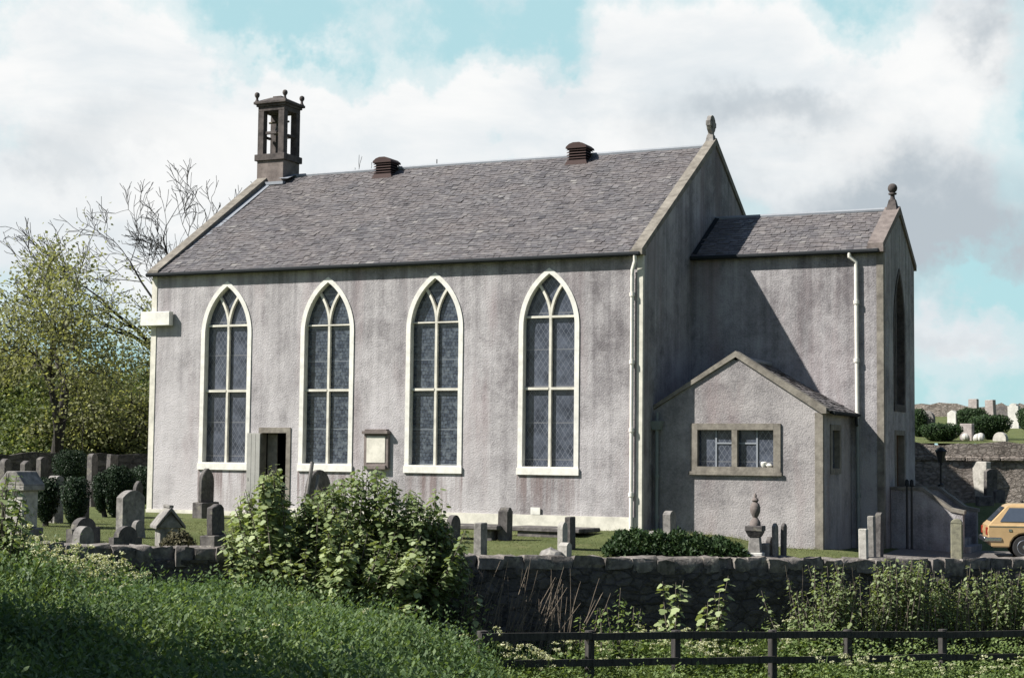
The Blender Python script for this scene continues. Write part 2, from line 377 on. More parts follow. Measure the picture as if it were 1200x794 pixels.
def lawn_mat(name, lo, mid, hi, dry):
    m, t, b = mat(name); v = objco(t)
    f = mathn(t, 'ADD', mathn(t, 'MULTIPLY', noise(t, v, .5, 5), .5), mathn(t, 'MULTIPLY', noise(t, v, 7, 6, .75), .5))
    c = ramp(t, f, [(.36, lo), (.5, mid), (.64, hi)])
    c = mixc(t, ramp(t, noise(t, v, .9, 5, .7), [(.56, 0.0), (.75, .6)]), c, dry)
    link(t, c, b.inputs['Base Color']); b.inputs['Roughness'].default_value = .9; b.inputs['Specular IOR Level'].default_value = .1
    bump(t, b, noise(t, v, 30, 4, .7), .9, .05); return m
M['lawn'] = lawn_mat('mown grass', (.065, .085, .03), (.105, .125, .05), (.15, .165, .07), (.20, .18, .10))
def asphalt():
    m, t, b = mat('asphalt'); v = objco(t)
    c = ramp(t, noise(t, v, 14, 6, .7), [(.3, (.09, .082, .078)), (.7, (.17, .155, .145))]); link(t, c, b.inputs['Base Color']); b.inputs['Roughness'].default_value = .9
    bump(t, b, noise(t, v, 60, 3), .4, .01); return m
M['asphalt'] = asphalt()
M['grass'] = leaf_mat('grass blades', (.03, .065, .026), (.095, .155, .06), .35, .15)
M['bank_leaf'] = leaf_mat('bank weed leaves', (.035, .075, .03), (.15, .215, .09), .38, .25)
M['meadow'] = leaf_mat('meadow blades', (.07, .11, .035), (.19, .24, .085), .35, .15)
M['lawn_blade'] = leaf_mat('lawn blades', (.085, .10, .04), (.20, .205, .09), .25, .1)
M['syc'] = leaf_mat('sycamore leaves', (.10, .15, .05), (.33, .385, .19), .3, .45)
M['elder'] = leaf_mat('elder leaves', (.06, .10, .04), (.225, .28, .125), .35, .4)
M['spring'] = leaf_mat('spring leaves', (.15, .16, .08), (.32, .33, .18), .45, .2)
M['wood_leaf'] = leaf_mat('woodland leaves', (.06, .09, .04), (.18, .215, .095), .4, .2)
M['yew'] = leaf_mat('yew needles', (.008, .018, .010), (.028, .05, .022), .1, .2)
M['hedge_leaf'] = leaf_mat('clipped hedge leaves', (.014, .032, .012), (.05, .085, .03), .15, .2)  # brighter green than the yew needles, for hedge bushes and juniper
M['umbel'] = leaf_mat('umbel flowers', (.42, .43, .27), (.70, .70, .52), .3, .1)
M['herb'] = leaf_mat('herb leaves', (.085, .14, .045), (.225, .29, .11), .4, .25)
M['heath'] = leaf_mat('dry heather', (.035, .035, .022), (.10, .09, .05), .1, .1)
M['car_paint'] = plain('tan car paint', (.42, .29, .15), .28, 0, .5)
M['car_glass'] = plain('car glass', (.06, .075, .10), .05, 0, .9)
M['chrome'] = plain('chrome', (.55, .55, .56), .25, 1)
M['tyre'] = plain('tyre rubber', (.015, .015, .016), .8)
M['lamp_red'] = plain('tail lamp plastic', (.25, .03, .015), .3)
M['bronze'] = plain('bell bronze', (.10, .09, .06), .5, .6)

# ------------------------------------------------------------------ the lie of the land
W0, W1, W2 = np.array([6.0, -21.72]), np.array([25.65, 3.25]), np.array([46.0, 6.0])
WE = (W1-W0)/np.linalg.norm(W1-W0); WN = np.array([WE[1], -WE[0]])
def wall_q(x, y):
    """signed distance from the churchyard wall, positive on the camera's side"""
    p = np.stack([x, y], -1)
    def seg(a, b):
        d = b-a; L = np.linalg.norm(d); d = d/L; r = p-a; tt = r@d
        perp = r@np.array([d[1], -d[0]]); return tt/L, perp
    t1, q1 = seg(W0, W1); t2, q2 = seg(W1, W2)
    q = np.minimum(q1, q2)       # churchyard lies left of both runs; the bend is concave outside
    qq = np.where(t1 < 1, np.where(t2 > 0, np.where(np.abs(q1) < np.abs(q2), q1, q2), q1), q2)
    return qq
IN_CP = np.array([(0, -.5, .06), (8, -.5, .02), (16, -.5, -.04), (17, .6, -.12), (20.6, .6, -.42), (21.8, 4, -.52), (25, 1.5, -.72), (23.6, 6, -.62), (28, 6, -.8), (24, 3.3, -.7),
                  (9.4, -17, -.05), (12, -13.6, -.15), (15.5, -9.5, -.38), (18, -6.2, -.47), (20.2, -3.2, -.53), (23.2, .6, -.68), (25.2, 3.2, -.75),
                  (5, -6, .0), (10, -5, -.1), (14, -4, -.2), (0, -8, .1), (-5, 0, .1), (-8, 10, .3), (-20, 30, .9), (-40, -10, .6), (10, 20, .2), (20, 14, .4), (23, 14, .55), (30, 15, .5), (60, 40, 2), (-60, 90, 2), (40, 12, -.5)])
def outcp():
    L = []
    for px, D, z in [(0, 16, -.8), (0, 20, -.55), (0, 25, -.3), (0, 29, -.25), (180, 17, -.95), (180, 22, -.75), (180, 26, -.9), (180, 29, -1.2), (180, 31.5, -1.5), (110, 30, -1.0), (320, 18, -1.1), (320, 25, -.85), (320, 29, -1.15), (320, 32.5, -1.35),
                     (430, 19, -1.3), (430, 25, -1.1), (430, 29, -1.3), (430, 33.5, -1.8), (540, 20, -1.7), (540, 25, -1.6), (530, 29, -2.0), (560, 31, -2.5), (560, 34, -2.2), (620, 25, -2.5), (620, 30, -2.85), (640, 33, -2.8), (720, 33, -2.9), (720, 36.5, -2.3),
                     (900, 35, -3.1), (900, 38, -2.4), (1050, 36.5, -3.25), (1200, 38, -3.4), (1200, 41.5, -2.7), (1250, 42, -2.7), (800, 27, -3.0), (800, 30, -3.05), (1000, 32, -3.2), (1200, 30, -3.3), (800, 18, -1.7), (1200, 20, -2.2), (600, 2, .3), (500, 9, -.6), (200, 6, 0), (1000, 6, -.1),
                     (-300, 25, .1), (-500, 15, .2), (1600, 30, -3), (1600, 45, -3)]:
        p = P(px, 500, D); L.append((p[0], p[1], z))
    return np.array(L+[(60, -60, -2.5), (-30, -80, 0), (90, 0, -3.5), (30, -70, .2)])
OUT_CP = outcp()
def idw(cp, x, y, pw=3.2):
    d2 = (x[..., None]-cp[:, 0])**2+(y[..., None]-cp[:, 1])**2+.6
    w = d2**(-pw/2); return (w*cp[:, 2]).sum(-1)/w.sum(-1)
def gz(x, y):
    x = np.asarray(x, float); y = np.asarray(y, float)
    q = wall_q(x, y); s = np.clip((q+.12)/.24, 0, 1); s = s*s*(3-2*s)
    z_b = .19*(np.sin(1.25*x+.7*y+1.5*np.sin(.9*y))*np.cos(1.15*y-.55*x)+.6*np.sin(2.6*x-1.1*y)*np.cos(2.2*y+.8*x))*np.clip((q-1.2)/2, 0, 1)*np.clip((60-np.hypot(x-22, y+22))/20, 0, 1)
    far = np.clip((np.hypot(x-16, y)-150)/600, 0, 1)
    z = (1-s)*idw(IN_CP, x, y)+s*idw(OUT_CP, x, y)+z_b
    return z*(1-far)
def gz1(x, y): return float(gz(np.array([x]), np.array([y]))[0])
def ground_hit(px, py, D0=10, D1=120):
    """where the sight line through a photo position meets the ground"""
    D = np.linspace(D0, D1, 1600); p = CAM+D[:, None]*(FW+RT*(px-600)/FPX-UP*(py-397)/FPX)
    i = np.argmax(p[:, 2] < gz(p[:, 0], p[:, 1])); return p[i], D[i]
def axis(lo, hi, step, far):
    a = list(np.arange(lo, hi+1e-6, step)); s = step; x = hi
    while x < far: s *= 1.35; x += s; a.append(x)
    s = step; x = lo
    while x > -far: s *= 1.35; x -= s; a.insert(0, x)
    return np.array(a)
def grid_mesh(name, X, Y, Z, m, smooth=True):
    ny, nx = X.shape; me = bpy.data.meshes.new(name)
    i = np.arange(nx*ny).reshape(ny, nx); f = np.stack([i[:-1, :-1], i[:-1, 1:], i[1:, 1:], i[1:, :-1]], -1).reshape(-1, 4)
    me.from_pydata(np.stack([X, Y, Z], -1).reshape(-1, 3).tolist(), [], f.tolist()); me.materials.append(m)
    if smooth: me.polygons.foreach_set('use_smooth', [True]*len(me.polygons))
    return put(bpy.data.objects.new(name, me))
gx, gy = np.meshgrid(axis(3, 32, .22, 2600), axis(-23, 9, .22, 2600))
struct(grid_mesh('ground', gx, gy, gz(gx, gy), M['lawn']))
# parking strip by the chancel
ax, ay = np.meshgrid(np.linspace(0, 1, 40), np.linspace(0, 1, 24))
dx = 21.9+ax*16; dy = -1.0+ax*3.0+ay*(7.2-ax*1.5)
dq = wall_q(dx, dy); 
dxx = np.where(dq > -.45, dx, dx); dyy = np.where(dq > -.45, dy+(dq+.45)*1.05, dy)
dyy = np.where(dyy > dy+4, dy+4, dyy)
struct(grid_mesh('car_park', dxx, dyy, gz(dxx, dyy)+.02, M['asphalt']))
# burial ground rising to the right behind the upper retaining wall
U0, U1 = P(1035, 515, 57)[:2], P(1330, 520, 56)[:2]
UD = (U1-U0)/np.linalg.norm(U1-U0); UNm = np.array([-UD[1], UD[0]])       # away from the camera
def hill_z(u, w): return 2.46+.0*u+np.clip(w, 0, None)*.047+np.clip(u-7.0, 0, 30)*np.clip(w/10, 0, 1)*.03-np.clip(w-48, 0, None)*.05
hu, hw = np.meshgrid(np.linspace(-60, 90, 90), np.concatenate([np.linspace(-.22, 60, 60), np.linspace(64, 160, 14)]))
hx = U0[0]+UD[0]*hu+UNm[0]*hw; hy = U0[1]+UD[1]*hu+UNm[1]*hw
hz = hill_z(hu, hw)-np.clip(-(hu+4), 0, 20)*.16
struct(grid_mesh('hillside', hx, hy, hz, M['lawn']))

# ------------------------------------------------------------------ the church
L_, H_, W_, HA = 16.0, 7.275, 12.272, 11.49
MD = W_/2; C0 = 4.049; X1 = 16+5.494; HC, HR, HCA = 7.613, 9.024, 9.095
V0, XV, HV, HVA = .912, 20.614, 3.18, 4.69
church = thing('church', 'grey harled gothic church with slate roof, bellcote and pointed white framed windows', 'church', (8, 6, 0))
def cp(mb, name, m, parent=church, **kw):
    o = mb.build(name, m, None, **kw)
    if parent is church: o.parent = church; o.matrix_parent_inverse = Matrix.Translation((-8, -6, 0))
    else: o.parent = parent
    return o
def arch(w, z0, zs, za, n=12):
    a = w/2; r = za-zs; Rr = (a*a+r*r)/(2*a); th = math.atan2(r, Rr-a) if Rr > a else math.pi/2
    th = math.asin(min(1, r/Rr))
    pts = [(-a, z0), (a, z0)]
    for i in range(n+1): t_ = th*i/n; pts.append((a-Rr+Rr*math.cos(t_), zs+Rr*math.sin(t_)))
    for i in range(n-1, -1, -1): t_ = th*i/n; pts.append((-(a-Rr+Rr*math.cos(t_)), zs+Rr*math.sin(t_)))
    return pts
def wall_face(mb, outer, holes, fn, depth=None):
    loops = [outer]+holes; flat = [p for l in loops for p in l]
    tri = tessellate_polygon([[Vector((p[0], p[1], 0)) for p in l] for l in loops])
    mb.add([fn(*p) for p in flat], [tuple(t) for t in tri])
WZ0, WZS, WZA = 1.40, 5.42, 7.014; WW = 1.80
wins = [(2.75+3.516*i) for i in range(4)]
win_holes = [[(xc+a, z) for a, z in arch(WW-.04, WZ0+.02, WZS, WZA-.03)] for xc in wins]
door_hole = [(4.08, .12), (4.94, .12), (4.94, 2.48), (4.08, 2.48)]
mb = MB()
wall_face(mb, [(0, -.4), (L_, -.6), (L_, H_), (0, H_)], win_holes+[door_hole], lambda a, b: (a, 0, b))
wall_face(mb, [(0, -.4), (L_, -.4), (L_, H_), (0, H_)], [], lambda a, b: (a, W_, b))
GA = HA-.16
wall_face(mb, [(0, -.6), (W_, -.6), (W_, H_), (MD, GA), (0, H_)], [], lambda a, b: (0, a, b))
wall_face(mb, [(0, -.6), (W_, -.6), (W_, H_), (MD, GA), (0, H_)], [], lambda a, b: (L_, a, b))
# inner faces of the gables where they rise over the roof
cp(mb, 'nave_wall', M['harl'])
# white bands at the corners and foot of the front wall
mb = MB(); mb.box(-.02, .17, -.022, .1, .05, H_-.02); cp(mb, 'corner_band', M['white_trim'])
mb = MB(); mb.box(15.86, 16.022, -.022, .1, -.3, H_-.02); cp(mb, 'corner_band', M['white_trim'])
mb = MB(); mb.box(-.025, 4.0, -.05, .1, -.35, .16); mb.box(5.08, 15.86, -.05, .1, -.4, .3); cp(mb, 'plinth', M['white_trim'])
# slates -------------------------------------------------------------------
def slates(name, o, du, dv, nrm, Lu, Lv, parent=church, sw=.19, ex=.155, clip=None, seed=1):
    """real overlapping slates laid in courses on a slope"""
    g = np.random.default_rng(seed); o, du, dv, nrm = map(lambda a: np.array(a, float), (o, du, dv, nrm)); dv = dv/np.linalg.norm(dv); nrm = nrm/np.linalg.norm(nrm)
    V, T = [], []
    rows = int(Lv/ex)+1
    for j in range(rows):
        exj = ex; v0 = j*ex-.02; u = -g.random()*sw
        while u < Lu:
            w = sw*g.uniform(.7, 1.3)
            a, b = max(u, 0), min(u+w-.008, Lu)
            if b-a > .03:
                v0j = v0+g.normal(0, .012); v1 = min(v0j+ex*1.5, Lv+.02); th = .008+g.random()*.012; t0 = .012
                um = (a+b)/2
                if clip is None or clip(um, v0+.1):
                    l0, l1 = g.normal(0, .006), g.normal(0, .006)
                    q = lambda uu, vv, h: o+du*uu+dv*vv+nrm*(h+.016*math.sin(uu*.8+1)*math.sin(vv*.9)+.007*math.sin(uu*2.7+vv*1.9))
                    V.append([q(a, v0j, t0+th+l0), q(b, v0j+g.normal(0, .006), t0+th+l1), q(b, v1, .008+l1*.5), q(a, v1, .008+l0*.5)])
                    V.append([q(a, v0j, t0+th+l0), q(b, v0j, t0+th+l1), q(b, v0j, 0), q(a, v0j, 0)])
                    tn = np.clip(g.normal(.46, .16)+(.3 if g.random() < .02 else 0), 0, 1); T += [tn, tn*.85]
            u += w
    ob = poly_cloud(name, np.array(V), M['slate'], np.array(T))
    ob.parent = parent
    if parent is church: ob.matrix_parent_inverse = Matrix.Translation((-8, -6, 0))
    return ob
RZ0, RZ1 = H_+.03, HA-.27; ey = -.15
rl = math.hypot(MD-ey, RZ1-RZ0); dvN = np.array([0, MD-ey, RZ1-RZ0])
mb = MB()
mb.add([(.02, ey, RZ0-.01), (L_-.02, ey, RZ0-.01), (L_-.02, MD, RZ1-.01), (.02, MD, RZ1-.01), (L_-.02, W_+.15, RZ0-.01), (.02, W_+.15, RZ0-.01)], [(0, 1, 2, 3), (3, 2, 4, 5)])
roofb = cp(mb, 'nave_roof', M['slate'])
def sub(o, parent): 
    o.parent = parent; o.matrix_parent_inverse = parent.matrix_parent_inverse if False else Matrix(); return o
s = slates('slate_courses', (.0, ey-.03, RZ0), (1, 0, 0), dvN, (0, -dvN[2], dvN[1]), L_, rl, seed=3)
s.parent = roofb; s.matrix_parent_inverse = Matrix()
s = slates('slate_courses', (.0, W_-ey+.03, RZ0), (1, 0, 0), dvN*np.array([1, -1, 1]), (0, dvN[2], dvN[1]), L_, rl, sw=.5, ex=.4, seed=4)
s.parent = roofb; s.matrix_parent_inverse = Matrix()
mb = MB(); mb.tube([(.9, MD, RZ1+.03), (6, MD, RZ1+.045), (11, MD, RZ1+.02), (15.7, MD, RZ1+.04)], .075, 8); cp(mb, 'ridge', M['lead'], roofb)
# gutter, pipes
def gutter(x0, x1, y, z, parent=church, rad=.062):
    mb = MB(); mb.tube([(x0, y, z), (x1, y, z)], rad, 10); mb.box(x0, x1, y+.02, y+.14, z-.03, z+.05); return cp(mb, 'gutter', M['gutter'], parent)
gutter(-.1, L_-.02, -.2, H_+.0)
def downpipe(path, rad, m, collars=(), parent=church):
    mb = MB(); mb.tube(path, rad, 10)
    for c in collars: mb.tube([np.array(c)-np.array([0, 0, .05]), np.array(c)+np.array([0, 0, .05])], rad*1.45, 10)
    return cp(mb, 'downpipe', m, parent, smooth=True)
downpipe([(15.86, -.2, H_-.05), (15.86, -.2, H_-.2), (15.75, -.1, H_-.42), (15.75, -.1, H_-.6), (15.75, -.1, -.1)], .052, M['pipe_white'], [(15.75, -.1, z) for z in (6.2, 4.4, 2.6, .9)])
# skews (gable copings)
def skew(x0, x1, y0, z0, yA, zA, y1, th=.15, m='sand', name='gable_coping'):
    poly = [(y0, z0-.08), (y0, z0+th*.55), (yA, zA), (y1, z0+th*.55), (y1, z0-.08), (yA, zA-th*1.45)]
    mb = MB(); mb.prism(poly, lambda a, b: (x0, a, b), lambda a, b: (x1, a, b)); return cp(mb, name, M[m])
skew(L_-.25, L_+.05, -.17, H_+.06, MD, HA, W_+.17)
skew(-.07, .30, -.17, H_+.06, MD, HA, W_+.17)
mb = MB(); mb.add([(.30, -.1, H_+.10), (.52, -.1, H_+.085), (.52, MD, RZ1+.07), (.30, MD, RZ1+.085)], [(0, 1, 2, 3)]); cp(mb, 'flashing', M['lead'])
# skew putts
for a_, b_ in ((L_-.3, L_+.06), (-.09, .3)):
    mb = MB(); mb.box(a_, b_, -.2, .12, H_-.02, H_+.1); cp(mb, 'skew_putt', M['sand'])
# wheel cross on the east gable
mb = MB(); cx = L_-.13
mb.frus(cx, MD, HA-.15, HA+.1, .13, .17, .09, .11); mb.box(cx-.075, cx+.075, MD-.075, MD+.075, HA+.08, HA+.66)
mb.box(cx-.07, cx+.07, MD-.29, MD+.29, HA+.36, HA+.5)
ring = [(.25*math.cos(2*math.pi*i/20), .25*math.sin(2*math.pi*i/20)) for i in range(21)]
for i in range(20):
    a0, a1 = 2*math.pi*i/20, 2*math.pi*(i+1)/20; q = lambda r_, a_, xx: (xx, MD+r_*math.cos(a_), HA+.43+r_*math.sin(a_))
    v = [q(r_, a_, xx) for xx in (cx-.06, cx+.06) for r_, a_ in ((.19, a0), (.27, a0), (.27, a1), (.19, a1))]
    mb.add(v, [(0, 1, 2, 3), (4, 7, 6, 5), (0, 4, 5, 1), (1, 5, 6, 2), (2, 6, 7, 3), (3, 7, 4, 0)])
cp(mb, 'gable_cross', M['grey_stone'])
# windows -------------------------------------------------------------------
def arc_side(zs, sgn, Rr, x_end):
    th = math.acos(1-abs(x_end)/Rr); return [(sgn*(Rr-Rr*math.cos(th*i/8)), zs+Rr*math.sin(th*i/8)) for i in range(9)]
def sweep2d(mb, path, w, y0, y1):
    path = [np.array(p) for p in path]; n = len(path); Lh, Rh = [], []
    for i in range(n):
        d = path[min(i+1, n-1)]-path[max(i-1, 0)]; d /= np.linalg.norm(d); nn = np.array([-d[1], d[0]])
        Lh.append(path[i]+nn*w/2); Rh.append(path[i]-nn*w/2)
    for i in range(n-1):
        q = [Lh[i], Rh[i], Rh[i+1], Lh[i+1]]
        v = [(p[0], y0, p[1]) for p in q]+[(p[0], y1, p[1]) for p in q]
        mb.add(v, [(0, 1, 2, 3), (4, 7, 6, 5), (0, 4, 5, 1), (2, 6, 7, 3), (1, 5, 6, 2), (3, 7, 4, 0)])
def gothic_window(style, xc):
    out = arch(WW, WZ0, WZS, WZA); inn = arch(WW-.27, WZ0+.2, WZS, WZA-.155); n = len(out)
    mb = MB(); yf = -.028
    v = [(a, yf, b) for a, b in out]+[(a, yf, b) for a, b in inn]+[(a, .05, b) for a, b in out]+[(a, .2, b) for a, b in inn]
    f = []
    for i in range(n):
        j = (i+1) % n; f += [(i, j, n+j, n+i), (i, 2*n+i, 2*n+j, j), (n+i, n+j, 3*n+j, 3*n+i)]
    mb.add(v, f); mb.box(-WW/2-.02, WW/2+.02, -.06, .02, WZ0-.02, WZ0+.17)
    w = cp(mb, 'window', M['white'])
    w.location = (xc, 0, 0)
    pm = MB(); pm.prism(inn, lambda a, b: (a*1.01, .18, b), lambda a, b: (a*1.01, .205, b)); pm.build('pane', M[style], w)
    tr = MB(); zk = WZA-1.2
    tr.box(-.036, .036, .085, .18, WZ0+.2, zk-.05)
    Rr = 1.55; zsp = WZA-1.42
    for sg in (-1, 1): sweep2d(tr, arc_side(zsp, sg, Rr, .40), .068, .082+sg*.001, .18)
    th = .02 if style == 'stained' else .03
    zt = WZA-1.33 if style == 'lattice' else WZA-1.40
    for z in (zt, ): 
        tr.box(-.76, -.037, .085, .178, z-th, z+th); tr.box(.037, .76, .08, .178, z-th, z+th)
    tr.box(-.76, -.037, .07, .178, WZA-3.29-.034, WZA-3.29+.034); tr.box(.037, .76, .07, .178, WZA-3.29-.034, WZA-3.29+.034)
    tr.build('tracery', M['white_trim'], w)
    return w
for xc, st in zip(wins, ('lattice', 'stained', 'stained', 'lattice')): gothic_window(st, xc)
# door ----------------------------------------------------------------------
mb = MB(); mb.box(3.985, 4.08, -.03, .25, .05, 2.48); mb.box(4.94, 5.085, -.03, .25, .05, 2.48); mb.box(3.985, 5.085, -.032, .25, 2.48, 2.64)
df = cp(mb, 'door_surround', M['sand'])
door = MB(); door.box(0, .40, -.025, .025, .14, 2.47)
for k in range(3): door.box(.01+k*.13, .128+k*.13, -.035, -.026, .16, 2.45); door.box(.01+k*.13, .128+k*.13, .026, .035, .16, 2.45)
dm = Matrix.Translation((4.07, -.06, 0)) @ Matrix.Rotation(R(196), 4, 'Z')
o = cp(door, 'door_leaf', M['door']); o.parent = church; o.matrix_parent_inverse = Matrix.Translation((-8, -6, 0)); o.matrix_basis = dm
mb = MB(); mb.box(-.012, .012, -.06, -.035, 1.05, 1.17); mb.ball((.0, -.06, 1.1), .03); h = mb.build('handle', M['black'], o); h.location = (.34, .07, 0)
mb = MB(); mb.box(4.09, 4.42, .30, .34, .14, 2.46); cp(mb, 'inner_door_leaf', M['sand'])
mb = MB(); mb.box(3.6, 5.4, .9, .95, 0, 2.9); mb.box(3.6, 5.4, .25, .95, .05, .12); cp(mb, 'dark_backing', M['dark'])  # near-black panel and floor paint the darkness inside the doorway
mb = MB(); mb.box(3.9, 5.15, -.42, -.02, -.1, .13); cp(mb, 'doorstep', M['sand'])
mb = MB(); mb.box(12.82, 13.1, -.055, -.03, .31, .5); cp(mb, 'air_vent', M['white'])
# belfry --------------------------------------------------------------------
bx, by = .43, 6.14
mb = MB(); mb.box(bx-.53, bx+.53, by-.5, by+.5, 10.55, 11.76)
bel = cp(mb, 'bellcote', M['red_stone'], bevel=.012)
mb = MB(); mb.box(bx-.60, bx+.60, by-.57, by+.57, 11.762, 11.98); 
for sx in (-1, 1):
    for sy in (-1, 1):
        mb.box(bx+sx*.41-.12, bx+sx*.41+.12, by+sy*.385-.115, by+sy*.385+.115, 11.982, 13.46)
mb.box(bx-.53, bx+.53, by-.5, by+.5, 13.462, 13.62); mb.box(bx-.58, bx+.58, by-.55, by+.55, 13.622, 13.70); mb.box(bx-.65, bx+.65, by-.62, by+.62, 13.702, 13.79)
mb.frus(bx, by, 13.792, 13.97, .62, .59, .24, .24); mb.box(bx-.17, bx+.17, by-.17, by+.17, 13.972, 14.03)
mb.box(bx-.22, bx+.22, by-.49, by-.40, 12.66, 12.76); mb.box(bx-.22, bx+.22, by+.40, by+.49, 12.66, 12.76)
mb.box(bx-.52, bx-.42, by-.2, by+.2, 12.60, 12.68); mb.box(bx+.42, bx+.52, by-.2, by+.2, 12.60, 12.68)
cp(mb, 'belfry_stage', M['dark_stone'], bel, bevel=.012)
for sx in (-1, 1):
    for sy in (-1, 1):
        mb = MB(); mb.lathe([(.085, 0), (.07, .03), (.045, .08), (.04, .13), (.05, .15), (.078, .19), (.09, .24), (.078, .30), (.04, .33), (.005, .34)], (bx+sx*.56, by+sy*.53, 13.79), 12); cp(mb, 'finial', M['dark_stone'], bel, smooth=True)
mb = MB(); mb.lathe([(.20, 0), (.21, .02), (.17, .10), (.135, .22), (.125, .30), (.08, .36), (.01, .38)], (bx+.02, by, 12.72), 14); mb.tube([(bx-.4, by, 13.15), (bx+.4, by, 13.15)], .035, 6); mb.box(bx-.05, bx+.05, by-.05, by+.05, 13.1, 13.45)
cp(mb, 'bell', M['bronze'], bel, smooth=True)
mb = MB(); mb.box(bx-.1, bx+.62, by-.66, by-.502, 10.9, 11.0); mb.add([(.85, by-.62, 11.1), (1.2, by-.62, 11.08), (1.2, MD, RZ1+.09), (.85, MD, RZ1+.09)], [(0, 1, 2, 3)]); cp(mb, 'lead_apron', M['lead'], bel)
# roof vents ------------------------------------------------------------------
def vent(x):
    mb = MB(); y = 5.82; z0 = RZ1-.28
    z0 -= .08; mb.frus(x, y, z0-.05, z0+.18, .40, .36, .30, .28)
    v = cp(mb, 'roof_vent', M['rust'])
    l = MB(); l.box(x-.27, x+.27, y-.24, y+.24, z0+.18, z0+.52)
    cp(l, 'core', M['dark'], v)
    l = MB()
    for k in range(4):
        zz = z0+.2+k*.085
        l.add([(x-.33, y-.32, zz), (x+.33, y-.32, zz), (x+.30, y-.25, zz+.06), (x-.30, y-.25, zz+.06)], [(0, 1, 2, 3)])
        l.add([(x+.33, y-.32, zz), (x+.33, y+.32, zz), (x+.28, y+.3, zz+.06), (x+.28, y-.3, zz+.06)], [(0, 1, 2, 3)])
    cp(l, 'louvre', M['rust'], v)
    c = MB(); prof = [(-.35, 0), (.35, 0), (.33, .06), (.23, .14), (.1, .18), (-.1, .18), (-.23, .14), (-.33, .06)]
    c.prism([(a, b+z0+.52) for a, b in prof], lambda a, b: (x+a, y-.34, b), lambda a, b: (x+a, y+.34, b)); cp(c, 'cap', M['rust'], v)
vent(4.85); vent(11.72)
mb = MB(); mb.tube([(6.55, MD-.02, RZ1), (6.55, MD-.02, RZ1+.25)], .018, 6); cp(mb, 'lightning_rod', M['black'])
# chancel ---------------------------------------------------------------------
CW = W_-C0
mb = MB(); wall_face(mb, [(L_, -1), (X1, -1), (X1, HC), (L_, HC)], [], lambda a, b: (a, C0, b)); wall_face(mb, [(L_, -1), (X1, -1), (X1, HC), (L_, HC)], [], lambda a, b: (a, CW, b))
cwin = [(6.12+a, z) for a, z in arch(1.50, 3.25, 5.7, 7.35)]; cdoor = [(5.45, .55), (6.8, .55), (6.8, 2.72), (5.45, 2.72)]
wall_face(mb, [(C0, -1.2), (CW, -1.2), (CW, HC-.1), (MD, HCA-.12), (C0, HC)], [cwin, cdoor], lambda a, b: (X1, a, b))
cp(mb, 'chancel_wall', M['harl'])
mb = MB(); inn = [(6.12+a, z) for a, z in arch(1.2, 3.45, 5.7, 7.18)]; outl = cwin; n = len(outl)
v = [(X1+.02, a, b) for a, b in outl]+[(X1+.02, a, b) for a, b in inn]+[(X1-.2, a, b) for a, b in inn]
mb.add(v, [(i, (i+1) % n, n+(i+1) % n, n+i) for i in range(n)]+[(n+i, n+(i+1) % n, 2*n+(i+1) % n, 2*n+i) for i in range(n)]); mb.box(X1-.18, X1-.08, 6.07, 6.17, 3.45, 6.6)
cw = cp(mb, 'chancel_window', M['dark_stone'])
mb = MB(); mb.prism([(a, b) for a, b in inn], lambda a, b: (X1-.19, a, b), lambda a, b: (X1-.21, a, b)); cp(mb, 'pane', M['glass'], cw)
mb = MB(); mb.box(X1-.2, X1-.16, 5.6, 6.65, .55, 2.58); mb.box(X1-.16, X1-.14, 5.6, 6.12, .6, 2.5); cd_ = cp(mb, 'chancel_door', M['brown_door'])
mb = MB(); mb.box(X1-.2, X1+.02, 5.45, 5.598, .55, 2.72); mb.box(X1-.2, X1+.02, 6.652, 6.8, .55, 2.72); mb.box(X1-.2, X1+.02, 5.598, 6.652, 2.582, 2.72); cp(mb, 'door_frame', M['sand'], cd_)
rz0, rz1 = HC+.02, HR-.02; cdv = np.array([0, MD-(C0-.14), rz1-rz0]); cl = float(np.linalg.norm(cdv))
mb = MB(); mb.add([(L_, C0-.14, rz0-.01), (X1-.05, C0-.14, rz0-.01), (X1-.05, MD, rz1-.01), (L_, MD, rz1-.01), (X1-.05, CW+.14, rz0-.01), (L_, CW+.14, rz0-.01)], [(0, 1, 2, 3), (3, 2, 4, 5)])
cr = cp(mb, 'chancel_roof', M['slate'])
s = slates('slate_courses', (L_+.02, C0-.17, rz0), (1, 0, 0), cdv, (0, -cdv[2], cdv[1]), X1-L_-.1, cl, seed=5); s.parent = cr; s.matrix_parent_inverse = Matrix()
mb = MB(); mb.tube([(L_, MD, rz1+.03), (X1-.3, MD, rz1+.04)], .07, 8); cp(mb, 'ridge', M['lead'], cr)
gutter(L_+.02, X1-.08, C0-.2, HC-.02)
mb = MB(); mb.add([(L_+.03, C0-.1, rz0+.1), (L_+.16, C0-.1, rz0+.08), (L_+.16, MD, rz1+.08), (L_+.03, MD, rz1+.1)], [(0, 1, 2, 3)]); cp(mb, 'flashing', M['gutter'])
poly = [(C0-.16, HC+.06), (C0-.16, HC+.2), (MD, HCA+.03), (CW+.16, HC+.05), (CW+.16, HC-.12), (MD, HCA-.2)]
mb = MB(); mb.prism(poly, lambda a, b: (X1-.38, a, b), lambda a, b: (X1+.05, a, b)); mb.box(X1-.4, X1+.06, C0-.19, C0+.1, HC-.05, HC+.1); cp(mb, 'gable_coping', M['red_stone'])
mb = MB(); mb.box(X1-.17, X1+.018, C0-.018, C0+.16, -1, HC-.06); cp(mb, 'quoins', M['sand'])
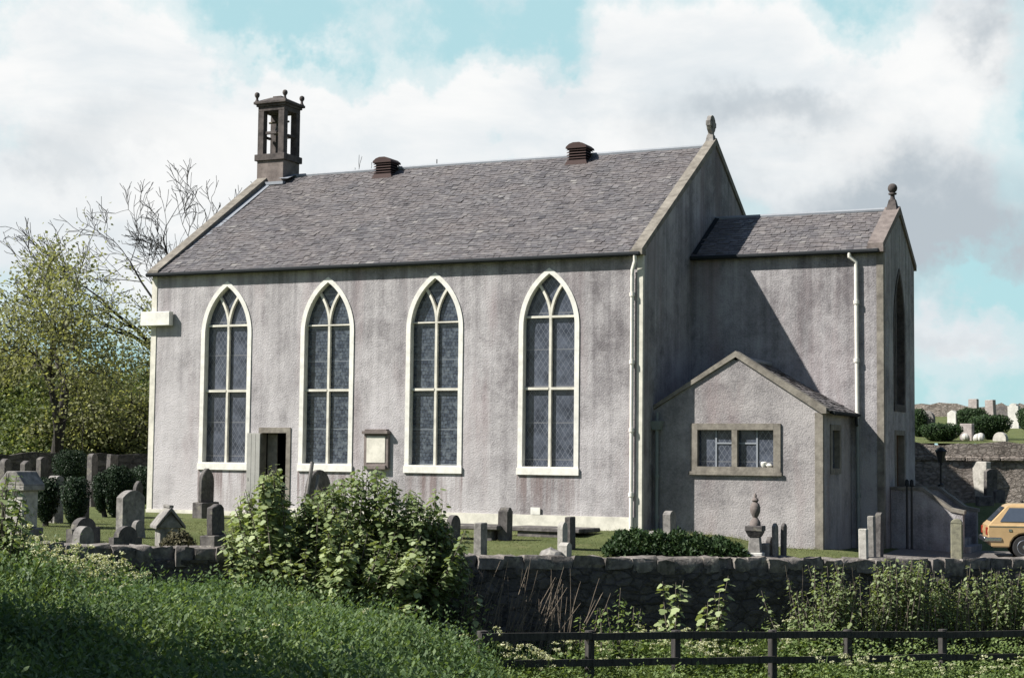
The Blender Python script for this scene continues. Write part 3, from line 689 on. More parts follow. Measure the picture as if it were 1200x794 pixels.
mb = MB(); fx = X1-.17; mb.frus(fx, MD, HCA-.12, HCA+.22, .16, .22, .09, .09); mb.lathe([(.11, .2), (.07, .26), (.06, .36), (.12, .38), (.12, .42), (.06, .44)], (fx, MD, HCA), 12); mb.ball((fx, MD, HCA+.56), .14); cp(mb, 'ball_finial', M['dark_stone'], smooth=True)
downpipe([(20.62, C0-.2, HC-.05), (20.62, C0-.2, HC-.16), (20.78, C0-.09, HC-.3), (20.78, C0-.09, HC-.5), (20.8, C0-.09, 3.02)], .055, M['pipe_white'], [(20.785, C0-.09, z) for z in (6.2, 4.6, 3.1)])
downpipe([(20.8, C0-.09, 3.0), (20.82, C0-.09, -.6)], .05, M['pipe_grey'], [(20.8, C0-.09, 2.0), (20.82, C0-.09, .9)])
# vestry ----------------------------------------------------------------------
mb = MB(); vm = (L_+XV)/2
vh = [(17.112, 1.5), (19.47, 1.5), (19.47, 2.80), (17.112, 2.80)]; vh = [(a, b-.01) for a, b in vh]
wall_face(mb, [(L_, -.8), (XV, -1.0), (XV, HV-.05), (vm, HVA-.10), (L_, HV-.03)], [vh], lambda a, b: (a, V0, b))
sh = [(1.75, 1.5), (2.75, 1.5), (2.75, 2.8), (1.75, 2.8)]
wall_face(mb, [(V0, -1), (C0, -1), (C0, HV-.1), (V0, HV-.1)], [sh], lambda a, b: (XV, a, b))
cp(mb, 'vestry_wall', M['harl2'])
mb = MB(); y0, y1 = V0-.05, V0+.18
for x0, x1, z0, z1 in ((17.06, 17.25, 1.5, 2.80), (19.33, 19.52, 1.5, 2.80), (18.2, 18.35, 1.662, 2.628), (17.25, 18.2, 2.63, 2.80), (18.35, 19.33, 2.63, 2.80), (18.2, 18.35, 2.63, 2.80), (17.25, 18.2, 1.5, 1.66), (18.35, 19.33, 1.5, 1.66), (18.2, 18.35, 1.5, 1.66)):
    mb.box(x0, x1, y0 if z1-z0 > .5 else y0-.003, y1, z0, z1)
mb.box(17.02, 19.56, V0-.09, V0-.053, 1.44, 1.53)
vw = cp(mb, 'vestry_window', M['sand'])
mb = MB(); mb.box(17.25, 18.2, V0+.12, V0+.14, 1.66, 2.63); mb.box(18.35, 19.33, V0+.12, V0+.14, 1.66, 2.63); cp(mb, 'pane', M['glass'], vw)
mb = MB()
for x in (17.73, 18.85): mb.box(x-.022, x+.022, V0+.09, V0+.119, 1.66, 2.63)
for x0, x1 in ((17.75, 18.2), (18.35, 18.83)): mb.box(x0, x1, V0+.095, V0+.119, 2.26, 2.30)
cp(mb, 'glazing_bar', M['lead'], vw)
mb = MB(); 
for y0, y1, z0, z1 in ((1.70, 1.87, 1.5, 2.8), (2.63, 2.8, 1.5, 2.8), (1.87, 2.63, 2.65, 2.8), (1.87, 2.63, 1.5, 1.65)): mb.box(XV-.18, XV+.03, y0, y1, z0, z1)
sw_ = cp(mb, 'side_window', M['sand']); mb = MB(); mb.box(XV-.14, XV-.12, 1.87, 2.63, 1.65, 2.65); cp(mb, 'pane', M['glass'], sw_)
mb = MB(); mb.box(XV-.19, XV+.02, V0-.02, V0+.12, -1, HV-.1); cp(mb, 'quoins', M['sand'])
# vestry roof: two slopes running back into the chancel wall
zr = HVA-.2; ze = HV-.06; ov = .16
for sg, nm in ((1, 'r'), (-1, 'l')):
    xe = XV+ov if sg > 0 else L_+.01
    dv = np.array([vm-xe, 0, zr-ze]); nr = np.array([abs(zr-ze)*sg, 0, abs(vm-xe)])
    mb = MB(); mb.add([(xe, V0-.0, ze-.01), (xe, C0, ze-.01), (vm, C0, zr-.01), (vm, V0, zr-.01)], [(0, 1, 2, 3)]); vr = cp(mb, 'vestry_roof', M['slate'])
    s = slates('slate_courses', (xe, V0+.02, ze), (0, 1, 0), dv, nr, C0-V0-.02, float(np.linalg.norm(dv)), seed=8+sg); s.parent = vr; s.matrix_parent_inverse = Matrix()
mb = MB(); mb.tube([(vm, V0, zr+.04), (vm, C0, zr+.04)], .07, 8); cp(mb, 'vestry_ridge', M['lead'])
poly = [(L_+.01, HV-.0), (L_+.01, HV+.1), (vm, HVA+.02), (XV+.12, HV+.03), (XV+.12, HV-.12), (XV+.0, HV-.12), (vm, HVA-.14)]
mb = MB(); mb.prism(poly, lambda a, b: (a, V0-.07, b), lambda a, b: (a, V0+.28, b)); cp(mb, 'gable_coping', M['sand'])
mb = MB(); mb.tube([(XV+ov+.05, V0+.28, ze-.03), (XV+ov+.05, C0-.02, ze-.03)], .055, 8); mb.tube([(XV+ov+.05, C0-.35, ze-.05), (XV+ov+.05, C0-.3, ze-.28), (20.8, C0-.12, ze-.3)], .04, 8); cp(mb, 'gutter', M['gutter'])
mb = MB(); mb.frus(16.14, V0-.14, 2.62, 2.86, .11, .08, .17, .12); mb.tube([(16.14, V0-.12, 2.85), (16.14, V0-.11, 3.1)], .045, 8); cp(mb, 'rainwater_head', M['pipe_grey'])
downpipe([(16.14, V0-.13, 2.62), (16.14, V0-.13, -.3)], .05, M['pipe_grey'], [(16.14, V0-.13, 1.4), (16.14, V0-.13, .3)])
# white things seen on the vestry window sill
mb = MB(); mb.lathe([(.05, 0), (.08, .05), (.08, .12), (.04, .14)], (19.05, V0+.03, 1.662), 10); mb.lathe([(.06, 0), (.09, .04), (.05, .1)], (19.2, V0+.04, 1.662), 10)
pt = mb.build('ornament', M['white'], smooth=True); tag(pt, 'small white ornament on the sill of the low two-light window', 'ornament')
# stair to the chancel door ------------------------------------------------------
mb = MB(); g0 = -1.2
def parapet(y):
    poly = [(X1+.02, g0), (23.45, g0), (23.45, .44), (23.12, .50), (22.35, 1.06), (X1+.02, 1.06)]
    mb.prism(poly, lambda a, b: (a, y, b), lambda a, b: (a, y+.28, b))
parapet(4.85); parapet(7.0)
mb.box(X1+.02, 22.3, 5.13, 7.0, g0, .5)
for k in range(5): mb.box(22.3+k*.26, 22.56+k*.26, 5.13, 7.0, g0, .5-(k+1)*.19)
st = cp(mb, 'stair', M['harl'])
for y in (4.85, 7.0):
    c = MB(); poly = [(X1+.022, 1.062), (22.36, 1.062), (23.13, .502), (23.5, .442), (23.5, .53), (23.15, .60), (22.38, 1.15), (X1+.022, 1.15)]
    c.prism(poly, lambda a, b: (a, y-.04, b), lambda a, b: (a, y+.32, b)); cp(c, 'coping', M['sand'], st)

# ------------------------------------------------------------------ things fixed to or near the church
t = thing('wall_tablet', 'stone wall tablet with plain white panel and projecting cornice beside the doorway window', 'tablet', (8.0, 0, 1.6))
mb = MB(); mb.box(-.40, .40, -.10, 0, -.12, .86); mb.box(-.34, .34, -.15, -.1, -.14, -.02); mb.build('surround', M['red_stone'], t, bevel=.01)
mb = MB(); mb.box(-.42, .42, -.2, 0, .862, .95); mb.box(-.36, .36, -.15, 0, .95, 1.0); mb.build('cornice', M['red_stone'], t, bevel=.01)
mb = MB(); mb.box(-.30, .30, -.115, -.101, .05, .80); mb.build('panel', M['white_trim'], t)
t = thing('sign_box', 'blank white box mounted high on the front corner of the church', 'sign box', (.28, -.02, 5.93))
mb = MB(); mb.box(-.55, .54, -.22, -.02, -.215, .215); mb.build('case', M['white'], t, bevel=.015)
for a_ in (-.3, .25):
    mb = MB(); mb.box(a_, a_+.05, -.02, .02, -.12, .12); mb.build('bracket', M['gutter'], t)
t = thing('lantern', 'black iron lantern on a short post on the stair parapet', 'lantern', (22.45, 7.14, 1.15))
mb = MB(); mb.lathe([(.09, 0), (.09, .05), (.035, .09), (.03, .6), (.05, .62), (.03, .66)], n=10); mb.build('post', M['black'], t, smooth=True)
mb = MB(); mb.lathe([(.07, .66), (.15, .98), (.18, 1.0), (.1, 1.08), (.02, 1.12)], n=6); mb.build('lantern_head', M['black'], t)
def iron_pole(px, label):
    p = P(px, 637, 0)  # direction only
    D = 45.2; q = P(px, 600, D); z = gz1(q[0], q[1])
    t = thing('iron_pole', label, 'pole', (q[0], q[1], z), 0, 'iron poles by the stair')
    mb = MB(); mb.lathe([(.05, 0), (.035, .1), (.03, 1.7)], n=8); mb.build('shaft', M['black'], t, smooth=True)
    mb = MB(); mb.lathe([(.03, 1.7), (.06, 1.73), (.05, 1.86), (.02, 1.9)], n=8); mb.build('cap', M['gutter'], t, smooth=True)
iron_pole(1063, 'left of two thin black poles standing before the dark stair'); iron_pole(1068.5, 'right of two thin black poles standing before the dark stair')

# ------------------------------------------------------------------ churchyard wall
ZT = [(-6.5, .55), (-1.36, .20), (.23, .11), (2.74, .03), (8.55, -.23), (12.58, -.34), (16.06, -.41), (21.18, -.54), (23.97, -.55), (27, -.55), (60, -.6)]
AW = np.array([10.5, -16.0])
def wtop(u): return float(np.interp(u, [a for a, _ in ZT], [b for _, b in ZT]))
def wall_path(u):
    """u metres along the wall from its reference point; follows the bend at the car park"""
    uB = float((W1-AW)@WE)
    off = float((W0-AW)@WN)
    if u <= uB: return W0+WE*(u-float((W0-AW)@WE)), WN
    d = (W2-W1)/np.linalg.norm(W2-W1); return W1+d*(u-uB), np.array([d[1], -d[0]])
fw = thing('churchyard_wall', 'long dark rubble wall with rough cope stones in front of the church', 'wall', (17.0, -7.7, -1.9))
us = np.arange(-5.5, 40, .35); nz_ = 9; mb = MB()
g = np.random.default_rng(5); vv = []
for i, u in enumerate(us):
    p, nn = wall_path(u)
    for j in range(nz_+1):
        zt = wtop(u)-.24; zb = gz1(*(p+nn*.5))-.4; z = zb+(zt-zb)*j/nz_
        off = .30+.12*(1-j/nz_)+g.normal(0, .028)
        vv.append((p[0]+nn[0]*off, p[1]+nn[1]*off, z+g.normal(0, .02)*(0 < j < nz_)))
nb = len(vv)
for i, u in enumerate(us):
    p, nn = wall_path(u); zt = wtop(u)-.24
    vv += [(p[0]-nn[0]*.25, p[1]-nn[1]*.25, zt), (p[0]-nn[0]*.27, p[1]-nn[1]*.27, zt-1.0)]
ff = []
for i in range(len(us)-1):
    for j in range(nz_): a = i*(nz_+1)+j; b = a+nz_+1; ff.append((a, b, b+1, a+1))
    a = i*(nz_+1)+nz_; ff += [(a, a+nz_+1, nb+2*i+2, nb+2*i), (nb+2*i, nb+2*i+2, nb+2*i+3, nb+2*i+1)]
mb.add(vv, ff); o = mb.build('wall_body', M['rubble'], None); o.parent = fw; o.matrix_parent_inverse = Matrix.Translation((-17.0, 7.7, 1.9))
mb = MB(); u = -5.5
while u < 39.5:
    w = g.uniform(.28, .8) if u > 6 else g.uniform(.22, .6); um = u+w/2; p, nn = wall_path(um); h = g.uniform(.20, .33) if u > 6 else g.uniform(.15, .33); zt = wtop(um)
    ang = math.atan2(-nn[0], nn[1])+math.pi
    d = np.array([-nn[1], nn[0]])
    mm = Matrix.Translation((p[0], p[1], zt-h)) @ Matrix.Rotation(math.atan2(nn[1], nn[0])+math.pi/2+g.normal(0, .03), 4, 'Z') @ Matrix.Rotation(g.normal(0, .03), 4, 'X') @ Matrix.Rotation(g.normal(0, .04), 4, 'Y')
    a, b = w/2-.004, .29+g.normal(0, .035); seg = []
    # irregular rounded block
    ring0 = [(-a, -b), (0, -b-.02), (a, -b), (a+.005, 0), (a, b), (0, b+.01), (-a, b), (-a-.005, 0)]
    ks = [(-.06, .97), (h*.35, 1.0), (h*.80, .98), (h, .84)]
    vs = []
    for zz, k in ks:
        for (x, y) in ring0: vs.append(tuple(mm @ Vector((x*min(1, k+.08)+g.normal(0, .014), y*k+g.normal(0, .028), zz+g.normal(0, .02)))))
    fs = [(r_*8+k, r_*8+(k+1) % 8, (r_+1)*8+(k+1) % 8, (r_+1)*8+k) for r_ in range(3) for k in range(8)]+[tuple(range(24, 32))]
    mb.add(vs, fs); u += w
o = mb.build('coping', M['cope'], None, smooth=True); o.parent = fw; o.matrix_parent_inverse = Matrix.Translation((-17.0, 7.7, 1.9))
# upper retaining wall on the right
def strip_wall(name, label, a, b, ztop, zbase, th, m, cope, rough=.05, step=.5, seed=3):
    g = np.random.default_rng(seed); a, b = np.array(a), np.array(b); Ls = np.linalg.norm(b-a); d = (b-a)/Ls; nn = np.array([d[1], -d[0]])
    t = thing(name, label, 'wall', ((a[0]+b[0])/2, (a[1]+b[1])/2, zbase)); mb = MB(); n = int(Ls/step)+1; v = []
    for i in range(n+1):
        p = a+d*min(i*step, Ls); zt = ztop(i*step)+g.normal(0, rough)
        for off, z in ((th/2+.1, zbase-.5), (th/2+g.normal(0, .03), zt*.5+zbase*.5), (th/2, zt), (-th/2, zt), (-th/2-.1, zbase-.5)): v.append((p[0]+nn[0]*off, p[1]+nn[1]*off, z))
    f = [(i*5+k, (i+1)*5+k, (i+1)*5+k+1, i*5+k+1) for i in range(n) for k in range(4)]+[(0, 1, 2, 3, 4), tuple(n*5+k for k in range(5))]
    mb.add(v, f); o = mb.build('wall_body', M[m]); o.parent = t; o.matrix_parent_inverse = Matrix.Translation(tuple(-x for x in t.location))
    if cope:
        mb = MB(); u = 0
        while u < Ls:
            w = g.uniform(.4, .8); p = a+d*(u+w/2); mm = Matrix.Translation((p[0], p[1], ztop(u)-cope)) @ Matrix.Rotation(math.atan2(d[1], d[0])+g.normal(0, .02), 4, 'Z')
            mb.box(-w/2+.01, w/2-.01, -th/2-.09, th/2+.07, g.normal(0, .012), .16+g.normal(0, .02), 0, mm); u += w
        o = mb.build('coping', M['rubble_pale' if m == 'rubble_pale' else 'rubble'], None, bevel=.03); o.parent = t; o.matrix_parent_inverse = Matrix.Translation(tuple(-x for x in t.location))
    return t
strip_wall('retaining_wall', 'brown rubble retaining wall below the upper graves on the right', U0-UD*2, U0+UD*30, lambda u: 2.50-.004*u, .2, .6, 'rubble_pale', .62, seed=4)
# shadowed wall in front of the wood on the left
strip_wall('boundary_wall', 'shaded stone boundary wall in front of the wood on the left', P(-190, 530, 60)[:2], P(230, 527, 66)[:2], lambda u: 1.75+.004*u, .6, .5, 'rubble', 0, seed=6)
# brown wall on the skyline of the burial ground
strip_wall('skyline_wall', 'low brown wall along the skyline above the burial ground', P(1050, 476, 98)[:2], P(1420, 470, 92)[:2], lambda u: 5.15+.006*u, 3.6, .6, 'rubble_pale', 0, rough=.12, seed=7)

# ------------------------------------------------------------------ gravestones
def outline(style, w, h):
    a = w/2
    if style == 'square': return [(-a, 0), (a, 0), (a, h), (-a, h)]
    if style == 'round': return [(-a, 0), (a, 0)]+[(a*math.cos(math.pi*i/12), h-a+a*math.sin(math.pi*i/12)) for i in range(13)]
    if style == 'segment': return [(-a, 0), (a, 0)]+[(a*(1-i/5), h-.22*w*abs(1-i/5)**2.0) for i in range(11)]
    if style == 'shoulder':
        s_ = a*.68; return [(-a, 0), (a, 0), (a, h-.24*w), (s_, h-.24*w)]+[(s_*math.cos(math.pi*i/10), h-.24*w+.24*w*math.sin(math.pi*i/10)) for i in range(11)]+[(-s_, h-.24*w), (-a, h-.24*w)]
    if style == 'gothic': return [(-a, 0)]+[(p[0], p[1]) for p in arch(w, 0, h-w*.75, h, 8)][1:]
    if style == 'peak': return [(-a, 0), (a, 0), (a, h-.3*w), (0, h), (-a, h-.3*w)]
    if style == 'worn': return [(-a, 0), (a, 0), (a*1.02, h*.5), (a*.95, h*.86), (a*.6, h*.97), (a*.1, h), (-a*.4, h*.93), (-a*.9, h*.9), (-a*1.01, h*.5)]
def loc_of(px, D=None, py=None):
    if py is not None: p, D = ground_hit(px, py); return p[0], p[1], gz1(p[0], p[1]), D
    p = P(px, 600, D); return p[0], p[1], gz1(p[0], p[1]), D
GG = 'gravestones in the churchyard'
def height_to(px, py_top, D, z0): return float(P(px, py_top, D)[2]-z0)
def grave(px, top, pxw, D, style, m, label, th=.14, base=0, rz=0, tilt=0, z0=None, group=GG, name='gravestone', facing=0.0, w=None):
    x, y, z, D = loc_of(px, D)
    if z0 is not None: z = z0
    h = height_to(px, top, D, z)
    if w is None: w = min(max((pxw*D/FPX-.9*th)/.44, .3), 1.25)
    t = thing(name, label, 'gravestone', (x, y, z-.05), rz+facing, group)
    gr = np.random.default_rng(int(px*7+top)); t.rotation_euler = (tilt+gr.normal(0, .02), gr.normal(0, .022), rz+facing+gr.normal(0, .05))
    b0 = 0
    if base:
        mb = MB(); mb.box(-th/2-.12, th/2+.12, -w/2-.1, w/2+.1, -.2, base+.05); mb.build('plinth', M[m], t, bevel=.02); b0 = base+.05
    mb = MB(); mb.prism(outline(style, w, h+.05-b0), lambda a, b: (-th/2, a, b+b0), lambda a, b: (th/2, a, b+b0))
    if not base: mb.box(-th/2+.005, th/2-.005, -w/2+.01, w/2-.01, -.25, .01)
    mb.build('slab', M[m], t, bevel=.018)
    return t
# left part of the churchyard
grave(98, 616, 22, 34.4, 'round', 'grey_stone', 'small rounded gravestone with pale sunlit edge just over the left end of the rubble wall', .2)
grave(99, 606, 30, 35.4, 'shoulder', 'dark_grave', 'dark shouldered gravestone directly behind the small rounded one at the left wall end', .16)
grave(96, 583, 12, 41.5, 'square', 'dark_grave', 'slim dark square pillar stone beside the right half of the forked yew', .25)
grave(148, 616, 30, 35.2, 'shoulder', 'dark_grave', 'broad dark gravestone with a shouldered top touching the wall, before the tall lit slab', .13)
grave(153, 574, 26, 41, 'segment', 'grey_stone', 'tall upright gravestone with sunlit left edge left of the gabled tomb', .22)
grave(164, 609, 13, 38.5, 'round', 'grey_stone', 'small leaning round-topped gravestone right of the broad shouldered one', .13, tilt=.12)
grave(159, 563, 7, 44.5, 'gothic', 'dark_grave', 'small dark pointed gravestone peeping over the tall upright slab', .12)
grave(241, 548, 15, 47.8, 'gothic', 'dark_grave', 'tall dark pointed slab on a plinth close to the church front', .14, base=.45)
grave(254, 590, 19, 36.2, 'worn', 'dark_grave', 'dark worn gravestone with sunlit left edge beside the leafy sycamore bush', .16, base=.28)
grave(64, 557, 19, 43.0, 'round', 'grey_stone', 'pale round-topped stone standing between the two halves of the forked yew', .3)
grave(107, 531, 9, 54, 'round', 'dark_grave', 'tall slim dark stone against the shaded wall left of the church', .2)
grave(5, 537, 12, 50, 'round', 'dark_grave', 'round-topped stone at the far left edge behind the capped monument', .2)
grave(29, 539, 10, 48.5, 'peak', 'dark_grave', 'pointed stone rising behind the capped monument at far left', .2)
grave(128, 532, 12, 57.5, 'square', 'dark_grave', 'dim square stone before the boundary wall, above the rounded yew', .2)
grave(48, 535, 12, 57, 'segment', 'dark_grave', 'dim low-arched stone before the boundary wall near the left edge', .2)
# middle
grave(531, 603, 16, 40, 'round', 'dark_grave', 'dark round-headed gravestone right beside the elder bush', .15)
grave(563.5, 612, 15, 37.3, 'square', 'grey_stone', 'square-topped gravestone touching the wall right of the elder bush', .2)
grave(592, 594, 18, 41.3, 'shoulder', 'dark_grave', 'notched dark gravestone on the lawn below the third tall window', .24)
grave(659.5, 611, 10, 38.5, 'round', 'pale_grave', 'pale rounded gravestone in front of a darker one below the fourth tall window', .13)
grave(668.5, 605, 13, 39.6, 'square', 'dark_grave', 'dark gravestone close behind the pale rounded one', .16)
grave(662.5, 635, 13, 37.6, 'segment', 'pale_grave', 'stub of pale stone at the wall below the fourth tall window', .2)
grave(785, 598, 17, 42, 'segment', 'grey_stone', 'lone gravestone with pale lit edge behind the clipped low juniper', .2)
grave(371, 550, 26, 44.5, 'round', 'dark_grave', 'round-topped gravestone half hidden by the bush in front of the church', .14)
# right
grave(898, 636, 10, 39.4, 'square', 'grey_stone', 'low block stone beside the foot of the urn monument', .2)
grave(903, 628, 6, 39.8, 'peak', 'dark_grave', 'small dark pointed stone between urn monument and two thin slabs', .12)
grave(909, 612, 8, 39.4, 'peak', 'grey_stone', 'left of two thin tall slabs right of the urn monument', .09, w=.28)
grave(918, 612, 7, 39.6, 'peak', 'dark_grave', 'right of two thin tall slabs right of the urn monument', .09, w=.24, tilt=.02)
grave(1012, 619, 13, 40.4, 'square', 'pale_grave', 'short pale-topped block stone by the vestry corner', .2, w=.2)
grave(1022, 604, 10, 41.0, 'square', 'grey_stone', 'tall narrow stone right of the short pale block', .16, w=.22)
grave(1030, 600, 10, 42.2, 'segment', 'dark_grave', 'dark shaded stone behind the tall narrow one', .14)
# behind the car
grave(1144, 540, 24, 56.3, 'square', 'pale_grave', 'big pale slab leaning on the retaining wall', .3, group='gravestones by the retaining wall', facing=R(-112), w=.92)
grave(1161, 549, 12, 55.6, 'segment', 'dark_grave', 'dark rounded stone right of the big pale slab', .2, group='gravestones by the retaining wall', facing=R(-50), w=.4)
grave(1154, 581, 18, 52.5, 'square', 'dark_grave', 'low dark stone in shade below the big pale slab', .3, group='gravestones by the retaining wall', facing=R(-60), w=.5)
grave(1171, 573, 11, 54, 'segment', 'dark_grave', 'dark stone just behind the roof of the tan car', .2, group='gravestones by the retaining wall', facing=R(-60), w=.32)
# upper burial ground: on the hillside
def hill_at(px, D):
    p = P(px, 500, D)[:2]; r = p-U0; u, w = float(r@UD), float(r@UNm); return float(hill_z(np.array(u), np.array(w)))
UG = 'gravestones in the upper burial ground'
for px, top, D, w, style, m, th, lab in (
    (1086, 481, 63, .62, 'round', 'grey_stone', .2, 'large round-topped grey stone above the lantern'),
    (1108, 499, 59.5, .46, 'shoulder', 'pale_grave', .2, 'light shouldered stone just above the retaining wall'),
    (1118, 480, 66, .4, 'peak', 'white_grave', .25, 'slim whitish pointed stone beyond the low clipped hedge'),
    (1134, 496, 59.5, .48, 'square', 'pink_grave', .2, 'brownish square stone right of the low clipped hedge'),
    (1173, 506, 59.0, .5, 'round', 'pale_grave', .2, 'light rounded stone in front of the big clipped yew'),
    (1142, 467, 92, .5, 'square', 'pink_grave', .3, 'small pinkish stone on the skyline'),
    (1163, 468, 78, .42, 'square', 'pink_grave', .3, 'tall pinkish block standing behind the big clipped yew'),
    (1190, 472, 74, .5, 'shoulder', 'white_grave', .25, 'large white shouldered stone at the right edge of the picture'),
    (1177, 475, 80, .6, 'square', 'dark_grave', .3, 'brown slab between the pink block and the white stone')):
    grave(px, top, 10, D, style, m, lab, th, z0=hill_at(px, D)-.1, group=UG, facing=R(-108), w=w)
mb = MB(); g = np.random.default_rng(2)
x, y, _, _ = loc_of(1149, 59.0); zz = hill_at(1149, 59.0)
for k in range(7): mb.ball((g.normal(0, .22), g.normal(0, .12), .08+g.random()*.1), .14, 8)
o = mb.build('rubble_heap', M['white_grave']); o.location = (x, y, zz); tag(o, 'small heap of white stones on the retaining wall top', 'stones')
# monuments with their own shape
x, y, z, D = loc_of(24, 36.5); h = height_to(24, 549, D, z)
t = thing('capped_monument', 'tall pale monument with a pitched stone cap at the far left', 'monument', (x, y, z-.05), .05)
mb = MB(); mb.box(-.36, .36, -.36, .36, -.3, .35); mb.build('base', M['grey_stone'], t, bevel=.02)
mb = MB(); mb.box(-.26, .26, -.26, .26, .352, h-.42); mb.build('pillar', M['pale_grave'], t, bevel=.015)
mb = MB(); mb.box(-.36, .36, -.36, .36, h-.42, h-.3); mb.prism([(-.36, h-.298), (.36, h-.298), (.12, h), (-.12, h)], lambda a, b: (a, -.36, b), lambda a, b: (a, .36, b)); mb.build('cap', M['grey_stone'], t, bevel=.015)
x, y, z, D = loc_of(197, 36.2); h = height_to(200, 589, D, z)
t = thing('gabled_tomb', 'small house-shaped tomb with a pitched stone roof behind the wall', 'tomb', (x, y, z-.05), 0)
mb = MB(); mb.box(-.22, .22, -.33, .33, -.2, h-.42); mb.build('body', M['grey_stone'], t, bevel=.012)
mb = MB(); mb.prism([(-.32, h-.50), (-.32, h-.43), (0, h-.02), (.32, h-.43), (.32, h-.50), (0, h-.12)], lambda a, b: (a, -.42, b), lambda a, b: (a, .42, b))
mb.prism([(-.28, h-.48), (.28, h-.48), (0, h-.13)], lambda a, b: (a, -.36, b), lambda a, b: (a, .36, b)); mb.box(-.05, .05, -.41, .41, h-.05, h+.015)
o = mb.build('roof', M['grey_stone'], t, bevel=.01)
t.rotation_euler = (0, 0, R(46))
x, y, z, D = loc_of(885, 39.2); h = height_to(885, 575, D, z)
t = thing('urn_monument', 'stone pedestal topped by a draped urn in front of the vestry', 'monument', (x, y, z-.05), .1)
mb = MB(); mb.box(-.21, .21, -.21, .21, -.2, .27); mb.build('base', M['white_grave'], t, bevel=.02)
mb = MB(); mb.frus(0, 0, .27, h-1.03, .15, .15, .12, .12); mb.build('shaft', M['grey_stone'], t, bevel=.01)
mb = MB(); zc = h-1.03; mb.frus(0, 0, zc, zc+.14, .13, .13, .2, .2); mb.box(-.21, .21, -.21, .21, zc+.14, zc+.27); mb.build('cap', M['dark_grave'], t, bevel=.015)
mb = MB(); zu = zc+.27; mb.lathe([(.13, 0), (.13, .08), (.09, .14), (.055, .19), (.085, .24), (.12, .33), (.125, .42), (.10, .5), (.055, .55), (.085, .59), (.075, .62), (.035, .66), (.04, .71), (.01, .76)], (0, 0, zu), 16); mb.build('urn', M['red_stone'], t, smooth=True)
x, y, z, D = loc_of(1121, 41.5); h = height_to(1121, 606, D, z)
t = thing('gate_pillar', 'lichened round-topped stone pillar by the car park', 'pillar', (x, y, z-.1), .1)
mb = MB(); mb.box(-.14, .14, -.13, .13, 0, h-.05); mb.build('shaft', M['lichen_stone'], t, bevel=.02)
mb = MB(); mb.prism([(-.14, h-.048), (.14, h-.048)]+[(.14*math.cos(math.pi*i/8), h-.048+.12*math.sin(math.pi*i/8)) for i in range(1, 8)], lambda a, b: (a, -.13, b), lambda a, b: (a, .13, b)); mb.build('cap', M['lichen_stone'], t, bevel=.01)
# flat ledger stones near the wall foot
for px, D, lx, ly, rz, lab in ((546, 41.6, 1.0, .45, .1, 'dark table stone on low legs beside the round-headed gravestone'), (648, 43.0, .55, 1.1, 1.45, 'long low ledger slab lying by the church plinth')):
    x, y, z, D = loc_of(px, D); t = thing('table_stone', lab, 'grave slab', (x, y, z), rz)
    hh = .26 if px < 600 else .10
    mb = MB(); mb.box(-lx, lx, -ly, ly, hh, hh+.11); mb.build('slab', M['dark_grave'], t, bevel=.02)
    for sx in (-1, 1): mb = MB(); mb.box(sx*lx*.7-.1, sx*lx*.7+.1, -ly*.7, ly*.7, -.1, hh-.002); mb.build('support', M['dark_grave'], t)
def rock(px, D, r, label):
    g = np.random.default_rng(int(px)); bm = bmesh.new(); bmesh.ops.create_icosphere(bm, subdivisions=2, radius=r)
    for v in bm.verts: v.co *= 1+g.normal(0, .1); v.co.z *= .65
    me = bpy.data.meshes.new('rock'); bm.to_mesh(me); bm.free(); me.materials.append(M['grey_stone']); o = put(bpy.data.objects.new('rock', me))
    x, y, z, D = loc_of(px, D); o.location = (x, y, z+r*.35); tag(o, label, 'rock')
rock(646, 37.5, .26, 'rough rock beside the stub of pale stone'); rock(766, 41.8, .2, 'small pale rock by the church corner behind the juniper')
# leaning poles against the church front
for (a, b, lab) in (((366, 541), (355, 590), 'left wooden pole leaning near the doorway window'), ((373, 556), (365, 600), 'right shorter pole leaning behind the bush')):
    p0, p1 = P(*a, 43), P(*b, 42.5); p1[2] = min(p1[2], gz1(p1[0], p1[1])+.05); mb = MB(); mb.tube([p1-p1, p0-p1], .05, 7); o = mb.build('wooden_pole', M['grey_wood'], smooth=True); o.location = tuple(p1); tag(o, lab, 'pole', 'poles leaning by the church')

# ------------------------------------------------------------------ foreground fence
fa, fb = P(573, 741, 31.5), P(1290, 738, 39.8)
fd = (fb-fa)[:2]; FL = np.linalg.norm(fd); fd /= FL; fn = np.array([fd[1], -fd[0]])
fe = thing('rail_fence', 'dark two-rail wooden fence in the long grass', 'fence', (fa[0], fa[1], fa[2]-1.1), math.atan2(fd[1], fd[0]))
slope = (fb[2]-fa[2])/FL
def railz(s_): return 1.1+slope*s_
post_px = (573, 697, 797, 909, 996, 1106, 1212, 1285)
ps = []
for px in post_px:
    d = FW+RT*(px-600)/FPX; d2 = d[:2]; A_ = np.array([[fd[0], -d2[0]], [fd[1], -d2[1]]]); s_ = np.linalg.solve(A_, CAM[:2]-fa[:2])[0]; ps.append(float(s_))
g = np.random.default_rng(9)
for i, s_ in enumerate(ps):
    mb = MB(); wz = .075 if i else .09; top = railz(s_)+.03
    mb.box(s_-wz, s_+wz, .035, .18, -1.0+slope*s_-.6, top); mb.build('post', M['tar_wood'], fe, bevel=.012)
